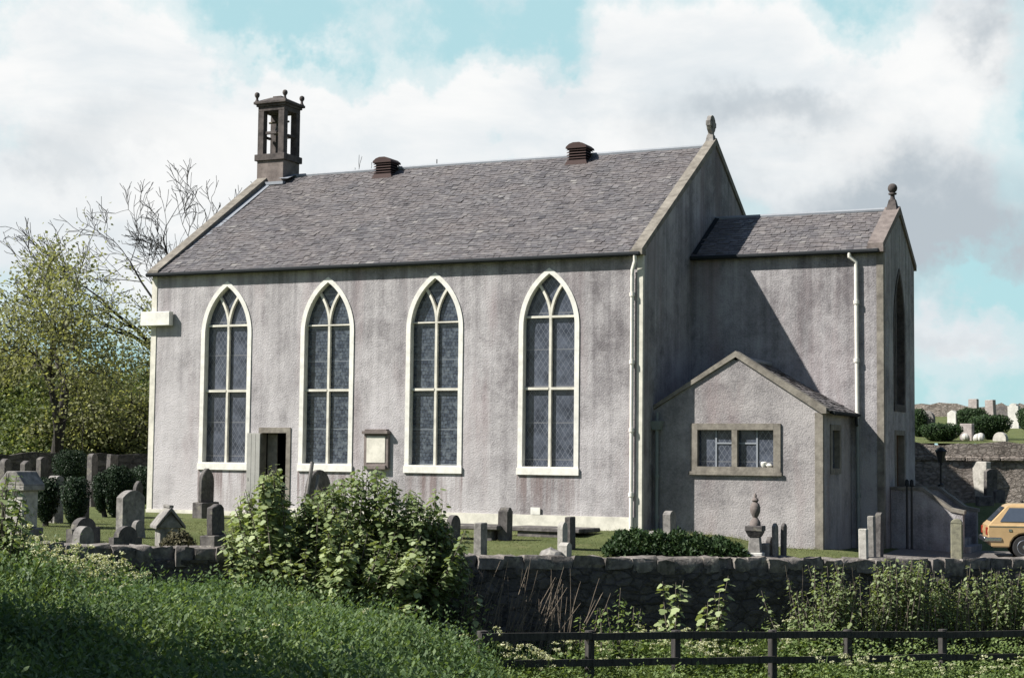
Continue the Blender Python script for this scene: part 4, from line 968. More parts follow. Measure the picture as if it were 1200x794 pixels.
for k, dz in enumerate((0, .52)):
    for i in range(len(ps)-1):
        a, b = ps[i]-(.09 if i == 0 else 0), ps[i+1]-.01; mb = MB(); za, zb = railz(a)-dz+g.normal(0, .01), railz(b)-dz+g.normal(0, .01)
        v = [(a, -.012, za-.14), (b, -.012, zb-.14), (b, .032, zb-.14), (a, .032, za-.14), (a, -.012, za), (b, -.012, zb), (b, .032, zb), (a, .032, za)]
        mb.add(v, [(0, 3, 2, 1), (4, 5, 6, 7), (0, 1, 5, 4), (1, 2, 6, 5), (2, 3, 7, 6), (3, 0, 4, 7)]); mb.build('rail', M['tar_wood'], fe)
mb = MB(); mb.add([(-.62, .04, .86), (-.05, .03, 1.03), (-.05, .08, 1.03), (-.62, .08, .86), (-.62, .04, .72), (-.05, .03, .93), (-.05, .08, .93), (-.62, .08, .72)], [(0, 1, 2, 3), (4, 7, 6, 5), (0, 4, 5, 1), (2, 6, 7, 3), (1, 5, 6, 2), (3, 7, 4, 0)]); mb.build('brace', M['grey_wood'], fe)

# ------------------------------------------------------------------ the car
x, y, z = *P(1155, 640, 44.3)[:2], 0; z = gz1(x, y)
car = thing('parked_car', 'tan estate car parked at the right edge beyond the churchyard wall', 'car', (x, y, z+.02), R(14))
hw_ = .80
def arch_pts(cx, r, z0): return [(cx+r*math.cos(math.pi*(1-i/8)), z0+r*math.sin(math.pi*(1-i/8))) for i in range(9)]
low = [(.02, .42), (.10, .30)]+arch_pts(.92, .37, .30)+arch_pts(3.32, .37, .30)+[(4.12, .32), (4.18, .45), (4.15, .78), (4.0, .86), (2.95, .92), (.0, .90), (-.03, .70)]
mb = MB(); mb.prism(low, lambda a, b: (a, -hw_, b), lambda a, b: (a, hw_, b)); mb.build('body', M['car_paint'], car, bevel=.035)
mb = MB()   # greenhouse: tumblehome towards the roof
bot = [(.03, .90), (2.98, .90)]; top = [(.52, 1.40), (2.25, 1.42)]
v = [(.03, -.76, .895), (3.0, -.76, .895), (3.0, .76, .895), (.03, .76, .895), (.50, -.60, 1.38), (2.28, -.60, 1.40), (2.28, .60, 1.40), (.50, .60, 1.38), (.62, -.5, 1.43), (2.15, -.5, 1.44), (2.15, .5, 1.44), (.62, .5, 1.43)]
mb.add(v, [(0, 1, 5, 4), (1, 2, 6, 5), (2, 3, 7, 6), (3, 0, 4, 7), (4, 5, 9, 8), (5, 6, 10, 9), (6, 7, 11, 10), (7, 4, 8, 11), (8, 9, 10, 11)]); mb.build('cabin', M['car_paint'], car, bevel=.02)
def on_side(sg, u, w_):   # u along, w_ 0..1 up the cabin side
    xa = .03+(.50-.03)*w_; xb = 3.0+(2.28-3.0)*w_; return (xa+(xb-xa)*u, sg*(.76-.16*w_+.012), .895+(.485)*w_+.008)
for sg in (-1, 1):
    for u0, u1 in ((.075, .35), (.385, .64), (.675, .93)):
        mb = MB(); q = [on_side(sg, u0, .14), on_side(sg, u1, .14), on_side(sg, u1 if u1 < .9 else .96, .88), on_side(sg, u0 if u0 > .1 else .06, .88)]
        mb.add(q+[(a, b+sg*.006, c) for a, b, c in q], [(0, 1, 2, 3), (4, 7, 6, 5), (0, 4, 5, 1), (1, 5, 6, 2), (2, 6, 7, 3), (3, 7, 4, 0)]); mb.build('side_window', M['car_glass'], car)
mb = MB(); mb.add([(.10-.012, -.62, .97), (.10-.012, .62, .97), (.45-.012, .52, 1.345), (.45-.012, -.52, 1.345), (.09, -.62, .98), (.09, .62, .98), (.44, .52, 1.355), (.44, -.52, 1.355)], [(0, 1, 2, 3)]); mb.build('rear_window', M['car_glass'], car)
mb = MB(); mb.add([(2.95, -.64, .98), (2.95, .64, .98), (2.39, .54, 1.35), (2.39, -.54, 1.35)], [(0, 1, 2, 3)]); mb.v = [(a+.02, b, c+.012) for a, b, c in mb.v]; mb.build('windscreen', M['car_glass'], car)
for xx in (.92, 3.32):
    for sg in (-1, 1):
        ty = MB(); ty.lathe([(.20, -.09), (.29, -.085), (.31, -.05), (.31, .05), (.29, .085), (.20, .09)], n=24); w = ty.build('wheel', M['tyre'], car, smooth=True)
        w.rotation_euler = (R(90), 0, 0); w.location = (xx, sg*.70, .31)
        rm = MB(); rm.lathe([(.20, -.06), (.205, .085), (.185, .095), (.15, .07), (.06, .075), (.055, .1), (.01, .105)], n=20)
        for k in range(6):
            a_ = k*math.pi/3; mm = Matrix.Rotation(a_, 4, 'Z'); rm.box(.05, .17, -.03, .03, .07, .088, 0, mm)
        r_ = rm.build('rim', M['chrome'], w, smooth=True)
        if sg > 0: r_.rotation_euler = (R(180), 0, 0)
mb = MB(); mb.box(-.12, .0, -.76, .76, .45, .57); mb.box(-.1, .35, -.83, -.79, .46, .56); mb.box(-.1, .35, .79, .83, .46, .56); mb.build('rear_bumper', M['chrome'], car, bevel=.02)
mb = MB(); mb.box(4.16, 4.26, -.78, .78, .44, .56); mb.build('front_bumper', M['chrome'], car, bevel=.02)
for sg in (-1, 1):
    mb = MB(); mb.box(-.05, .03, sg*.70-.08, sg*.70+.08, .62, .82); mb.build('tail_light', M['lamp_red'], car, bevel=.01)
    mb = MB(); mb.box(1.55, 1.70, sg*.812-.01, sg*.812+.01, .80, .83); mb.build('door_handle', M['chrome'], car)
    mb = MB(); mb.lathe([(.09, 0), (.085, .04), (.02, .06)], n=14); h = mb.build('headlight', M['chrome'], car, smooth=True); h.location = (4.15, sg*.55, .66); h.rotation_euler = (0, R(90), 0)
mb = MB(); mb.box(.52, .60, -.815, -.803, .72, .78); mb.build('fuel_cap', M['chrome'], car)
for sg in (-1, 1):
    mb = MB(); mb.box(.02, 4.05, sg*.803-.006, sg*.803+.006, .835, .852); mb.build('side_trim', M['chrome'], car)
    for xx in (1.42, 2.42): mb = MB(); mb.box(xx-.006, xx+.006, sg*.801-.003, sg*.801+.003, .34, .86); mb.build('door_gap', M['dark'], car)
    mb = MB(); mb.box(1.36, 2.92, sg*.79-.012, sg*.79+.012, .285, .34); mb.build('sill', M['tyre'], car)
for xx in (1.25, 2.05):
    mb = MB(); mb.box(xx, xx+.14, -.58, .58, .6, 1.12); mb.build('seat', M['tyre'], car, bevel=.04)

# ------------------------------------------------------------------ plants
def norm(a): return a/(np.linalg.norm(a, axis=-1, keepdims=True)+1e-9)
LEAF4 = np.array([(0, 0), (.5, .42), (0, 1), (-.5, .42)])
LEAF_SYC = np.array([(0, 0), (.42, .02), (.52, .40), (.33, .50), (.30, .80), (0, 1.0), (-.30, .80), (-.33, .50), (-.52, .40), (-.42, .02)])
LEAF_OV = np.array([(0, 0), (.26, .25), (.28, .6), (0, 1), (-.28, .6), (-.26, .25)])
BLADE = np.array([(-.5, 0), (.5, 0), (.32, .55), (0, 1), (-.32, .55)])
def leaves(pos, nrm, axis, size, shape, aspect=1.0, curl=.15):
    """leaf polygons at pos with blade normal nrm and direction axis"""
    n = len(pos); nrm = norm(nrm); ax_ = norm(axis-(axis*nrm).sum(-1, keepdims=True)*nrm); sd = np.cross(ax_, nrm)
    a = shape[:, 0]*aspect; b = shape[:, 1]
    size = np.broadcast_to(np.asarray(size, float), (n,))[:, None, None]
    V = pos[:, None, :]+size*(sd[:, None, :]*a[None, :, None]+ax_[:, None, :]*b[None, :, None]-nrm[:, None, :]*(curl*(b**2+1.2*np.abs(a)))[None, :, None])
    return V
def rand_dirs(g, n): return norm(g.normal(0, 1, (n, 3)))
def grow(g, p, d, Ln, r, lvl, maxl, out, tips, up=.08, wob=.18, nch=(2, 4), ang=(.45, .9), shrink=.70, rsh=.62):
    pts, rad = [p.copy()], [r]; n = 5 if lvl < 2 else 3; dirs = [d]
    for i in range(n):
        d = d+g.normal(0, wob*(.45 if lvl == 0 else 1), 3)+np.array([0, 0, up]); d = d/np.linalg.norm(d); p = p+d*Ln/n; pts.append(p.copy()); rad.append(r*(1-.45*(i+1)/n)); dirs.append(d)
    out.append((pts, rad, lvl))
    if lvl >= maxl:
        for q_, dd in zip(pts[1:], dirs[1:]): tips.append((q_, dd))
        return
    k = int(g.integers(nch[0], nch[1]+1))
    for c in range(k):
        ti = n if c == 0 else int(g.integers(max(1, n//2), n+1)); dd = dirs[ti]
        a = g.uniform(*ang)*(.55 if c == 0 else 1); perp = np.cross(dd, g.normal(0, 1, 3)); perp /= np.linalg.norm(perp)
        nd = dd*math.cos(a)+perp*math.sin(a)
        grow(g, pts[ti], nd, Ln*shrink*g.uniform(.8, 1.2), rad[ti]*(rsh+.15 if c == 0 else rsh), lvl+1, maxl, out, tips, up, wob, nch, ang, shrink, rsh)
def limbs_mesh(name, out, m, parent, minr=.012):
    mb = MB()
    for pts, rad, lvl in out: mb.tube(pts, [max(r, minr) for r in rad], 7 if lvl < 2 else (5 if lvl < 3 else 3), caps=lvl < 1)
    return mb.build(name, m, parent, smooth=True)
def tree(name, label, px, D, top_py, seed, trunk=.25, levels=4, leaf=None, nl=8, lsize=.22, lspread=.35, first=.34, lean=(0, 0, 1), minr=.014, group=None, bark='bark', z0=None, pt=None, height=None, **kw):
    g = np.random.default_rng(seed); x, y = (P(px, 500, D)[:2] if pt is None else pt); z = gz1(x, y) if z0 is None else z0
    h = height if height else float(P(px, top_py, D)[2]-z)
    out, tips = [], []; ln = np.array(lean, float); ln /= np.linalg.norm(ln)
    grow(g, np.array([0, 0, -.3]), ln, h*first, trunk, 0, levels, out, tips, **kw)
    zmax = max(p[2] for p, _ in tips); sc = h/zmax
    for pts, rad, lvl in out:
        for q_ in pts: q_ *= sc
    t = thing(name, label, 'tree', (x, y, z), 0, group)
    limbs_mesh('trunk', out, M[bark], t, minr)
    if leaf:
        tp = np.array([p for p, _ in tips]); td = np.array([d for _, d in tips])
        if name.startswith('x'): pass
        n = len(tp)*nl; base = np.repeat(tp, nl, 0)+g.normal(0, lspread, (n, 3))*np.array([1, 1, .7])
        nr = rand_dirs(g, n)*.9+np.array([0, 0, .8]); axd = np.repeat(td, nl, 0)*.4+rand_dirs(g, n)
        V = leaves(base, nr, axd, g.uniform(.6, 1.25, n)*lsize, LEAF4, .8)
        clump = np.repeat(g.normal(0, .16, len(tp)), nl)
        poly_cloud('crown', V, M[leaf], np.clip(g.normal(.5, .2, n)+clump, 0, 1), t)
    return t
# bare ashes behind the west gable
tree('bare_ash_tree', 'tall leafless tree left of the church gable, leaning to the left', 186, 76, 202, 16, .40, 6, None, first=.40, lean=(-.10, -.05, 1), nch=(2, 4), ang=(.28, .66), up=.07, wob=.2, minr=.014, shrink=.64, group='leafless trees behind the church', bark='bark_dark')
tree('bare_ash_tree', 'leafless tree rising directly behind the sloping west gable', 206, 82, 172, 29, .38, 6, None, first=.46, lean=(.0, 0, 1), nch=(2, 4), ang=(.3, .75), up=.05, wob=.2, minr=.014, shrink=.66, group='leafless trees behind the church', bark='bark_dark')
tree('bare_ash_tree', 'smaller leafless tree just left of the bellcote', 262, 84, 172, 35, .32, 6, None, first=.48, nch=(2, 4), ang=(.3, .75), up=.05, wob=.2, minr=.014, shrink=.66, group='leafless trees behind the church', bark='bark_dark')
# leafing trees on the left
tree('leafing_tree', 'broad tree with thin yellow-green spring leaves at the left', 58, 66, 268, 44, .30, 5, 'spring', 9, .145, .48, first=.30, nch=(3, 4), ang=(.45, .95), up=.03, wob=.2, shrink=.70, group='trees of the left wood', bark='bark')
tree('leafing_tree', 'second spring-leafed tree at the left edge behind the broad one', -25, 74, 310, 52, .30, 5, 'spring', 9, .16, .5, first=.30, nch=(3, 4), ang=(.45, .95), up=.03, wob=.2, shrink=.70, group='trees of the left wood')
tree('leafing_tree', 'lower pale-leafed tree beside the church corner', 140, 70, 352, 63, .2, 5, 'spring', 8, .135, .45, first=.26, nch=(3, 4), ang=(.5, 1.0), up=.03, wob=.2, shrink=.70, group='trees of the left wood')
protos = []
k = 0
for px, D, top, lab in ((10, 82, 415, 'green understorey tree at the far left of the wood'), (55, 80, 440, 'dense green tree low in the wood below the broad spring tree'), (100, 84, 432, 'dense green tree in the middle of the wood'), (140, 79, 440, 'dense green tree low in the wood next to the church corner'),
                        (170, 88, 425, 'green tree of the wood half hidden by the church corner'), (30, 72, 440, 'bushy green thicket tree behind the boundary wall at left'), (85, 71, 452, 'bushy green thicket tree behind the boundary wall, middle'), (128, 73, 445, 'bushy green thicket tree behind the boundary wall near the church'), (165, 75, 455, 'bushy thicket tree touching the church corner'), (-20, 78, 430, 'thicket tree cut by the left edge of the picture')):
    tree('woodland_tree', lab, px, D, top, 100+k*7, .16, 4, 'wood_leaf', 15, .17, .5, first=.26, nch=(4, 5), ang=(.5, 1.1), up=.02, wob=.2, shrink=.74, group='trees of the left wood', minr=.02); k += 1
# unseen trees added off to the left to cast shade on the near bank
tree('bank_shade_tree', 'unseen leafy tree added beyond the left edge to shade the near bank', 0, 0, 0, 77, .28, 4, 'elder', 30, .20, .55, first=.28, nch=(4, 5), ang=(.5, 1.05), up=.04, wob=.18, shrink=.74, pt=P(-760, 500, 16)[:2], height=7.4)
tree('bank_shade_tree', 'second unseen leafy tree added to shade the near bank, closer to the camera', 0, 0, 0, 78, .26, 4, 'elder', 30, .20, .55, first=.28, nch=(4, 5), ang=(.5, 1.05), up=.04, wob=.18, shrink=.74, pt=P(-1050, 500, 13)[:2], height=6.6)

def shrub_pts(g, n, a, b, h, shell=.55):
    """points through an ellipsoid, thicker near its skin; also outward normals"""
    d = rand_dirs(g, n); d[:, 2] = np.abs(d[:, 2])*1.0-.12*(g.random(n) < .25); rr = shell+(1-shell)*g.random(n)**.6
    lump = 1+.13*np.sin(d[:, 0]*7+1.3)*np.cos(d[:, 1]*6+d[:, 2]*5)+g.normal(0, .03, n)
    p = d*(rr*lump)[:, None]*np.array([a, b, h]); return p, norm(d/np.array([a, b, h]))
def clipped_yew(px, py_top, D, lobes, label, mat_='yew', n=6500, sz=.052, z0=None, group='clipped yews', cat='yew', name='clipped_yew'):
    """lobes: (dx along the view's right, half width, half depth, height, z start)"""
    x, y = P(px, 560, D)[:2]; z = gz1(x, y) if z0 is None else z0; t = thing(name, label, cat, (x, y, z), math.atan2(RT[1], RT[0]), group); g = np.random.default_rng(int(px*3+D)); V = []; T = []
    sc_ = float(P(px, py_top, D)[2]-z)/max(zb+h for _, _, _, h, zb in lobes); lobes = [(a_, b_, c_, h*sc_, zb*sc_) for a_, b_, c_, h, zb in lobes]
    tr = MB()
    for dx, a, b, h, zb in lobes:
        tr.tube([(dx*.6, 0, -.1), (dx, 0, zb+h*.4)], [.09, .05], 6)
        m_ = int(n*(a*h)); d = rand_dirs(g, m_)
        # superellipsoid: clipped flat top, full sides, narrowing foot
        e = .62; k_ = (np.abs(d[:, 0])**(2/e)+np.abs(d[:, 1])**(2/e)+np.abs(d[:, 2])**(2/e))**(-e/2); p = d*k_[:, None]*(1-.16*g.random(m_)**2)[:, None]*(1+.04*np.sin(9*d[:, 0]+4*d[:, 2]))[:, None]
        p[:, :2] *= (.55+.45*np.clip((p[:, 2:3]+1)/1.3, 0, 1)); q = p*np.array([a, b, h/2])+np.array([dx, 0, zb+h/2])
        nr = norm(d*.8+rand_dirs(g, m_)*.8); V.append(leaves(q, nr, rand_dirs(g, m_)+np.array([0, 0, .5]), g.uniform(.6, 1.4, m_)*sz, LEAF4, .75)); T.append(np.clip(g.normal(.45, .25, m_), 0, 1))
        core = MB(); 
    tr.build('trunk', M['bark'], t)
    poly_cloud('foliage', np.concatenate(V), M[mat_], np.concatenate(T), t)
    # dense inside
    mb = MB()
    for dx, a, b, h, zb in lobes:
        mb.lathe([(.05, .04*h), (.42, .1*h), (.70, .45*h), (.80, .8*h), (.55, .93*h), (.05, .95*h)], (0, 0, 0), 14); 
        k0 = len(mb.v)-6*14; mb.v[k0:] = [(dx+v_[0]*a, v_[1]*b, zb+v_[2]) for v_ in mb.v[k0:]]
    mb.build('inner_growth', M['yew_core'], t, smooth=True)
    return t
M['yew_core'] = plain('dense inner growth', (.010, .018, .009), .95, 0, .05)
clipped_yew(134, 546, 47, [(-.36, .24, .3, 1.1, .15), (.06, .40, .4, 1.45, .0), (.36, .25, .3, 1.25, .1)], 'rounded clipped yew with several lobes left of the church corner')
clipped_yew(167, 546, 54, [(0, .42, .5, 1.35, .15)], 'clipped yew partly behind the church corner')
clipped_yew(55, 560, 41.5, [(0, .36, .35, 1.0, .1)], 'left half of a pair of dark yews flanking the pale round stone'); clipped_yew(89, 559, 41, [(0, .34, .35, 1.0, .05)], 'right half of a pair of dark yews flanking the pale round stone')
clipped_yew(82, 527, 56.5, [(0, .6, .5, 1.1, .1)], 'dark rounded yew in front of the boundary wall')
for px, tpy, D, w, h, zb, lab in ((1103, 496, 58.6, .75, .62, .0, 'low clipped hedge bush above the lantern'), (1139, 478, 66, .64, .9, .0, 'far clipped bush behind the brownish square stone'), (1161, 486, 60.5, .78, .98, .1, 'big clipped yew right of the brownish square stone'), (1076, 479, 63, .3, .7, .05, 'dark bush at the chancel corner on the hillside'), (1204, 478, 70, .4, .9, .1, 'clipped bush at the right edge of the hillside')):
    clipped_yew(px, tpy, D, [(0, w, .5, h, zb)], lab, 'hedge_leaf', 6500, .055, z0=hill_at(px, D)-.05, group='clipped bushes of the upper burial ground', cat='bush', name='clipped_bush')
# low juniper on the lawn behind the wall
jx, jy = P(790, 640, 39.4)[:2]; z = gz1(jx, jy); g = np.random.default_rng(3)
t = thing('low_juniper', 'low spreading dark juniper clipped flat behind the wall', 'shrub', (jx, jy, z), math.atan2(RT[1], RT[0]))
n = 9000; p = np.stack([g.uniform(-1.68, 1.72, n), g.uniform(-.7, .7, n), np.zeros(n)], -1)
hgt = (.50-.07*np.clip(p[:, 0], -1, 2)+.09*np.sin(p[:, 0]*5+1)*np.cos(p[:, 1]*4+p[:, 0])+.06*np.sin(p[:, 0]*13))*np.clip(1-(np.abs(p[:, 0])/1.75)**6, 0, 1)*np.clip(1-(np.abs(p[:, 1])/.75)**6, .2, 1)
p[:, 2] = hgt*(1-.75*g.random(n)**1.6)
poly_cloud('foliage', leaves(p, rand_dirs(g, n)+np.array([0, -.1, .5]), rand_dirs(g, n)+np.array([0, 0, .8]), g.uniform(.05, .12, n), LEAF4, .6), M['hedge_leaf'], np.clip(g.normal(.4, .25, n), 0, 1), t)
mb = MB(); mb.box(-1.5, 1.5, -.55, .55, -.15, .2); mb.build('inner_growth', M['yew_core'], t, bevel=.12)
# heather mound before the gabled tomb
x, y, z, D = loc_of(211, 34.6); t = thing('heather_mound', 'dry brown heather mound beside the gabled tomb', 'shrub', (x, y, z)); g = np.random.default_rng(6)
p, nr = shrub_pts(g, 2500, .42, .35, .42, .5); poly_cloud('foliage', leaves(p, nr+rand_dirs(g, 2500)*.7, rand_dirs(g, 2500)+np.array([0, 0, 1]), .07, LEAF4, .6), M['heath'], None, t)
mb = MB(); mb.tube([(0, 0, -.1), (0, 0, .2)], .05, 6); mb.build('stem', M['bark'], t)

# shooting bushes: many leafy shoots from one root --------------------------------
def shoot_bush(name, label, px, D, shoots, leafm, shape, size, seed, stepl=.11, aspect=1.0, droop=.35, group=None, cat='bush', bark='bark_pale', spread_leaf=.10, dens=2, zoff=0.0):
    """shoots: list of (tip px, tip py, tip D jitter); each shoot rises from the root and carries leaf pairs"""
    g = np.random.default_rng(seed); x, y = P(px, 600, D)[:2]; z = gz1(x, y)+zoff; o = np.array([x, y, z]); t = thing(name, label, cat, o, 0, group)
    mb = MB(); Lp, Ln_, La, Ls, Tn = [], [], [], [], []
    for (tx, ty, dD) in shoots:
        tip = P(tx, ty, D+dD)-o; b0 = np.array([tip[0]*.35+g.normal(0, .12), tip[1]*.35+g.normal(0, .12), -.15])
        mid = b0+(tip-b0)*.55+np.array([(tip[0])*.10, tip[1]*.10, -abs(tip[2])*.03])+g.normal(0, .06, 3)
        ts = np.linspace(0, 1, 9); pts = [(1-s_)**2*b0+2*s_*(1-s_)*mid+s_*s_*tip for s_ in ts]; Ltot = np.linalg.norm(tip-b0)
        mb.tube(pts, [max(.022*(1-s_)+.006, .006) for s_ in ts], 4, caps=False)
        n = int(Ltot*.85/stepl); az = g.random()*6.28; tone0 = g.normal(0, .12)
        for i in range(n):
            s_ = .12+.88*(i+g.random()*.5)/max(n, 1)
            s_ = min(s_, 1); c = (1-s_)**2*b0+2*s_*(1-s_)*mid+s_*s_*tip; az += 1.57+g.normal(0, .3)
            for kk in range(dens):
                a = az+kk*2*math.pi/dens+g.normal(0, .25); dr = np.array([math.cos(a), math.sin(a), 0]); off = spread_leaf*(1.25-.75*s_)*g.uniform(.6, 1.6)
                Lp.append(c+dr*off+np.array([0, 0, g.normal(0, .03)])); Ln_.append(np.array([0, 0, 1.0])+dr*g.uniform(.1, .7)+g.normal(0, .22, 3)); La.append(dr+np.array([0, 0, -droop*g.uniform(.4, 1.6)])); Ls.append(size*g.uniform(.4, 1.35)*(1.08-.45*max(0, s_-.75)*4*.5)); Tn.append(np.clip(.35+.35*s_+tone0+g.normal(0, .16), 0, 1))
    mb.build('stem', M[bark], t, smooth=True)
    poly_cloud('foliage', leaves(np.array(Lp), np.array(Ln_), np.array(La), np.array(Ls), shape, aspect), M[leafm], np.array(Tn), t); return t
g = np.random.default_rng(12)
def fill(g, n, outline_pts, D, jit=.7):
    """shoot tips spread below a skyline given in photo positions"""
    xs = [a for a, _ in outline_pts]; ys = [b for _, b in outline_pts]; L = []
    for k in range(n):
        x = g.uniform(xs[0], xs[-1]); yt = np.interp(x, xs, ys); L.append((x, yt+abs(g.normal(0, 1))**1.2*22 if k % 3 else yt+g.random()*6, g.uniform(-jit, jit)))
    return L
syc_sky = [(262, 640), (272, 600), (284, 572), (300, 566), (318, 545), (326, 546), (336, 590), (352, 590), (370, 582), (390, 590), (410, 602), (430, 620), (450, 635), (470, 650), (500, 680)]
syc = fill(g, 95, syc_sky, 33)
syc += [(g.uniform(262, 500), g.uniform(620, 712), g.uniform(-1.5, -.1)) for _ in range(85)]
shoot_bush('sycamore_bush', 'large bright green sycamore bush in front of the church doorway', 365, 33.2, syc, 'syc', LEAF_SYC, .122, 5, .056, 1.0, .45, spread_leaf=.13)
eld_sky = [(340, 586), (362, 574), (380, 566), (400, 560), (415, 548), (430, 552), (445, 545), (458, 553), (470, 578), (484, 572), (500, 590), (516, 598), (528, 620), (540, 640), (548, 665)]
eld = fill(g, 105, eld_sky, 34) + [(g.uniform(330, 552), g.uniform(610, 712), g.uniform(-1.0, .2)) for _ in range(80)] + [(511, 573, 0), (519, 590, .2), (505, 590, .1), (425, 545, 0), (440, 548, .1)]
shoot_bush('elder_bush', 'dark green small-leaved elder bush right of the bright sycamore', 452, 34.1, eld, 'elder', LEAF_OV, .125, 6, .05, 1.25, .35, spread_leaf=.12, dens=3)
# saplings along the wall
def rowsap(k, px, top, D, n, lab, leafm='syc', size=.16, shape=LEAF_SYC, wpx=22, dens=2, step=.11, grp='saplings along the wall foot', name='sapling'):
    g = np.random.default_rng(200+k); shoots = [(px+g.normal(0, wpx*.45), top+abs(g.normal(0, 26))*(i > 0), g.uniform(-.3, .3)) for i in range(n)]
    shoot_bush(name, lab, px, D, shoots, leafm, shape, size, 300+k, step, 1.0, .4, group=grp, cat='sapling', dens=dens, spread_leaf=.09)
rowsap(1, 782, 679, 35.8, 5, 'slim pale-leaved sapling against the middle of the wall', wpx=22)
rowsap(2, 834, 674, 36.4, 5, 'tallest slim sapling right of the pale one against the wall', wpx=24)
rowsap(3, 733, 688, 35.2, 6, 'leafy sapling left of two slim ones against the wall', 'herb', .11, LEAF_OV, 24, 3, .07)
rowsap(4, 690, 712, 34.8, 7, 'low bushy sapling at the wall foot behind the fence post', 'herb', .10, LEAF_OV, 26, 3, .07)
rowsap(5, 540, 648, 34.4, 6, 'thin climbing sapling right of the elder bush', 'syc', .10, LEAF_SYC, 12, 2, .07)
rowsap(6, 555, 690, 33.6, 7, 'pale leafy sapling at the left end of the wall shadow', 'syc', .13, LEAF_SYC, 20)
thick = [(945, 690, 38.0, 'left end bush of the thicket at the right of the wall'), (975, 660, 38.6, 'tall twiggy bush where the thicket meets the wall top'), (1008, 672, 39.0, 'second twiggy bush from the left in the thicket'), (1040, 650, 39.4, 'tall leafy bush rising to the wall top below the short pale block'), (1075, 652, 39.6, 'bush below the stair in the thicket'), (1108, 660, 40.0, 'bush below the lichened pillar'), (1140, 672, 40.2, 'bush left of the car in the thicket'), (1170, 664, 40.4, 'bush below the tan car'), (1200, 660, 40.6, 'bush at the right edge of the picture'), (1230, 665, 40.8, 'bush just beyond the right edge')]
for i, (px, top, D, lab) in enumerate(thick):
    rowsap(20+i, px, top, D-.5, 20, lab, 'syc2', .10, LEAF_OV, 44, 3, .07, 'bushes of the right thicket', 'thicket_bush') if 'syc2' in M else (M.__setitem__('syc2', leaf_mat('thicket leaves', (.115, .16, .07), (.27, .325, .155), .4, .4)), rowsap(20+i, px, top, D-.5, 20, lab, 'syc2', .10, LEAF_OV, 44, 3, .07, 'bushes of the right thicket', 'thicket_bush'))
# dry stalks in front of the wall
g = np.random.default_rng(31); mb = MB(); ox, oy = P(620, 720, 34)[:2]; oz = gz1(ox, oy)
for k in range(75):
    px = g.uniform(540, 690); D = np.interp(px, [540, 690], [33.8, 35.2])+g.uniform(-.3, .2); b = P(px-g.uniform(0, 22), 735, D); b[2] = gz1(b[0], b[1])-.05; tp = P(px+g.normal(12, 14), g.uniform(652, 712), D+.15)
    c = (b+tp)/2+g.normal(0, .08, 3); pts = [(1-s_)**2*b+2*s_*(1-s_)*c+s_*s_*tp-np.array([ox, oy, oz]) for s_ in np.linspace(0, 1, 6)]; mb.tube(pts, [.012, .011, .010, .008, .006, .004], 3, caps=False)
o = mb.build('dry_stalks', M['twig']); o.location = (ox, oy, oz); o['kind'] = 'stuff'; tag(o, 'dry brown stalks leaning against the wall', 'stalks')
g = np.random.default_rng(33); mb = MB(); ox, oy = P(1080, 700, 39)[:2]; oz = gz1(ox, oy)
for k in range(70):
    px = g.uniform(930, 1215); D = np.interp(px, [930, 1215], [37.6, 40.2])+g.uniform(-.4, .2); b = P(px, 735, D); b[2] = gz1(b[0], b[1])-.05; tp = P(px+g.normal(4, 16), g.uniform(660, 715), D); c = (b+tp)/2+g.normal(0, .1, 3)
    pts = [(1-s_)**2*b+2*s_*(1-s_)*c+s_*s_*tp-np.array([ox, oy, oz]) for s_ in np.linspace(0, 1, 6)]; mb.tube(pts, [.012, .011, .010, .008, .006, .004], 3, caps=False)
o = mb.build('dry_stalks', M['twig']); o.location = (ox, oy, oz); o['kind'] = 'stuff'; tag(o, 'dry twigs standing in the right thicket', 'stalks')

# ------------------------------------------------------------------ grass and herbs (stuff)
def scatter_quad(g, n, pxr, Dr):
    px = g.uniform(pxr[0], pxr[1], n); D = np.sqrt(g.uniform(Dr[0]**2, Dr[1]**2, n)); pos = CAM+D[:, None]*(FW+RT*((px-600)/FPX)[:, None]); return pos[:, 0], pos[:, 1], px, D
def blades(name, label, xs, ys, h, w, m, g, lean=.35, cat='grass', tones=None):
    n = len(xs); z = gz(xs, ys)-.03; p = np.stack([xs, ys, z], -1); ax_ = np.stack([g.normal(0, lean, n), g.normal(0, lean, n), np.ones(n)], -1); nr = rand_dirs(g, n); nr[:, 2] *= .3
    V = leaves(p, nr, ax_, h, BLADE, 1.0, .0); c = V.mean(1, keepdims=True)
    sd = V-p[:, None, :]; axn = norm(ax_)[:, None, :]; al = (sd*axn).sum(-1, keepdims=True)*axn; side = sd-al
    bend = norm(np.stack([ax_[:, 0], ax_[:, 1], -np.abs(ax_[:, 0]*.5)], -1))[:, None, :]; fr = np.array([0, 0, .55, 1, .55])[None, :, None]
    V = p[:, None, :]+al+side*(np.broadcast_to(np.asarray(w, float), (n,))/np.broadcast_to(np.asarray(h, float), (n,)))[:, None, None]+bend*(fr**2)*np.broadcast_to(np.asarray(h), (n,))[:, None, None]*.22
    o = poly_cloud(name, V, M[m], np.clip(g.normal(.45, .22, n), 0, 1) if tones is None else tones); o['kind'] = 'stuff'; return tag(o, label, cat)
g = np.random.default_rng(51)
x, y, px, D = scatter_quad(g, 80000, (-90, 640), (14.0, 31.5)); q = wall_q(x, y)
tuft = np.sin(x*1.9+np.sin(y*1.3)*2)*np.cos(y*2.1+x*.7); k_ = (q > .6)&(g.random(len(x)) < np.clip(1.0-(px-520)/70, 0, 1))
x, y, tuft = x[k_], y[k_], tuft[k_]
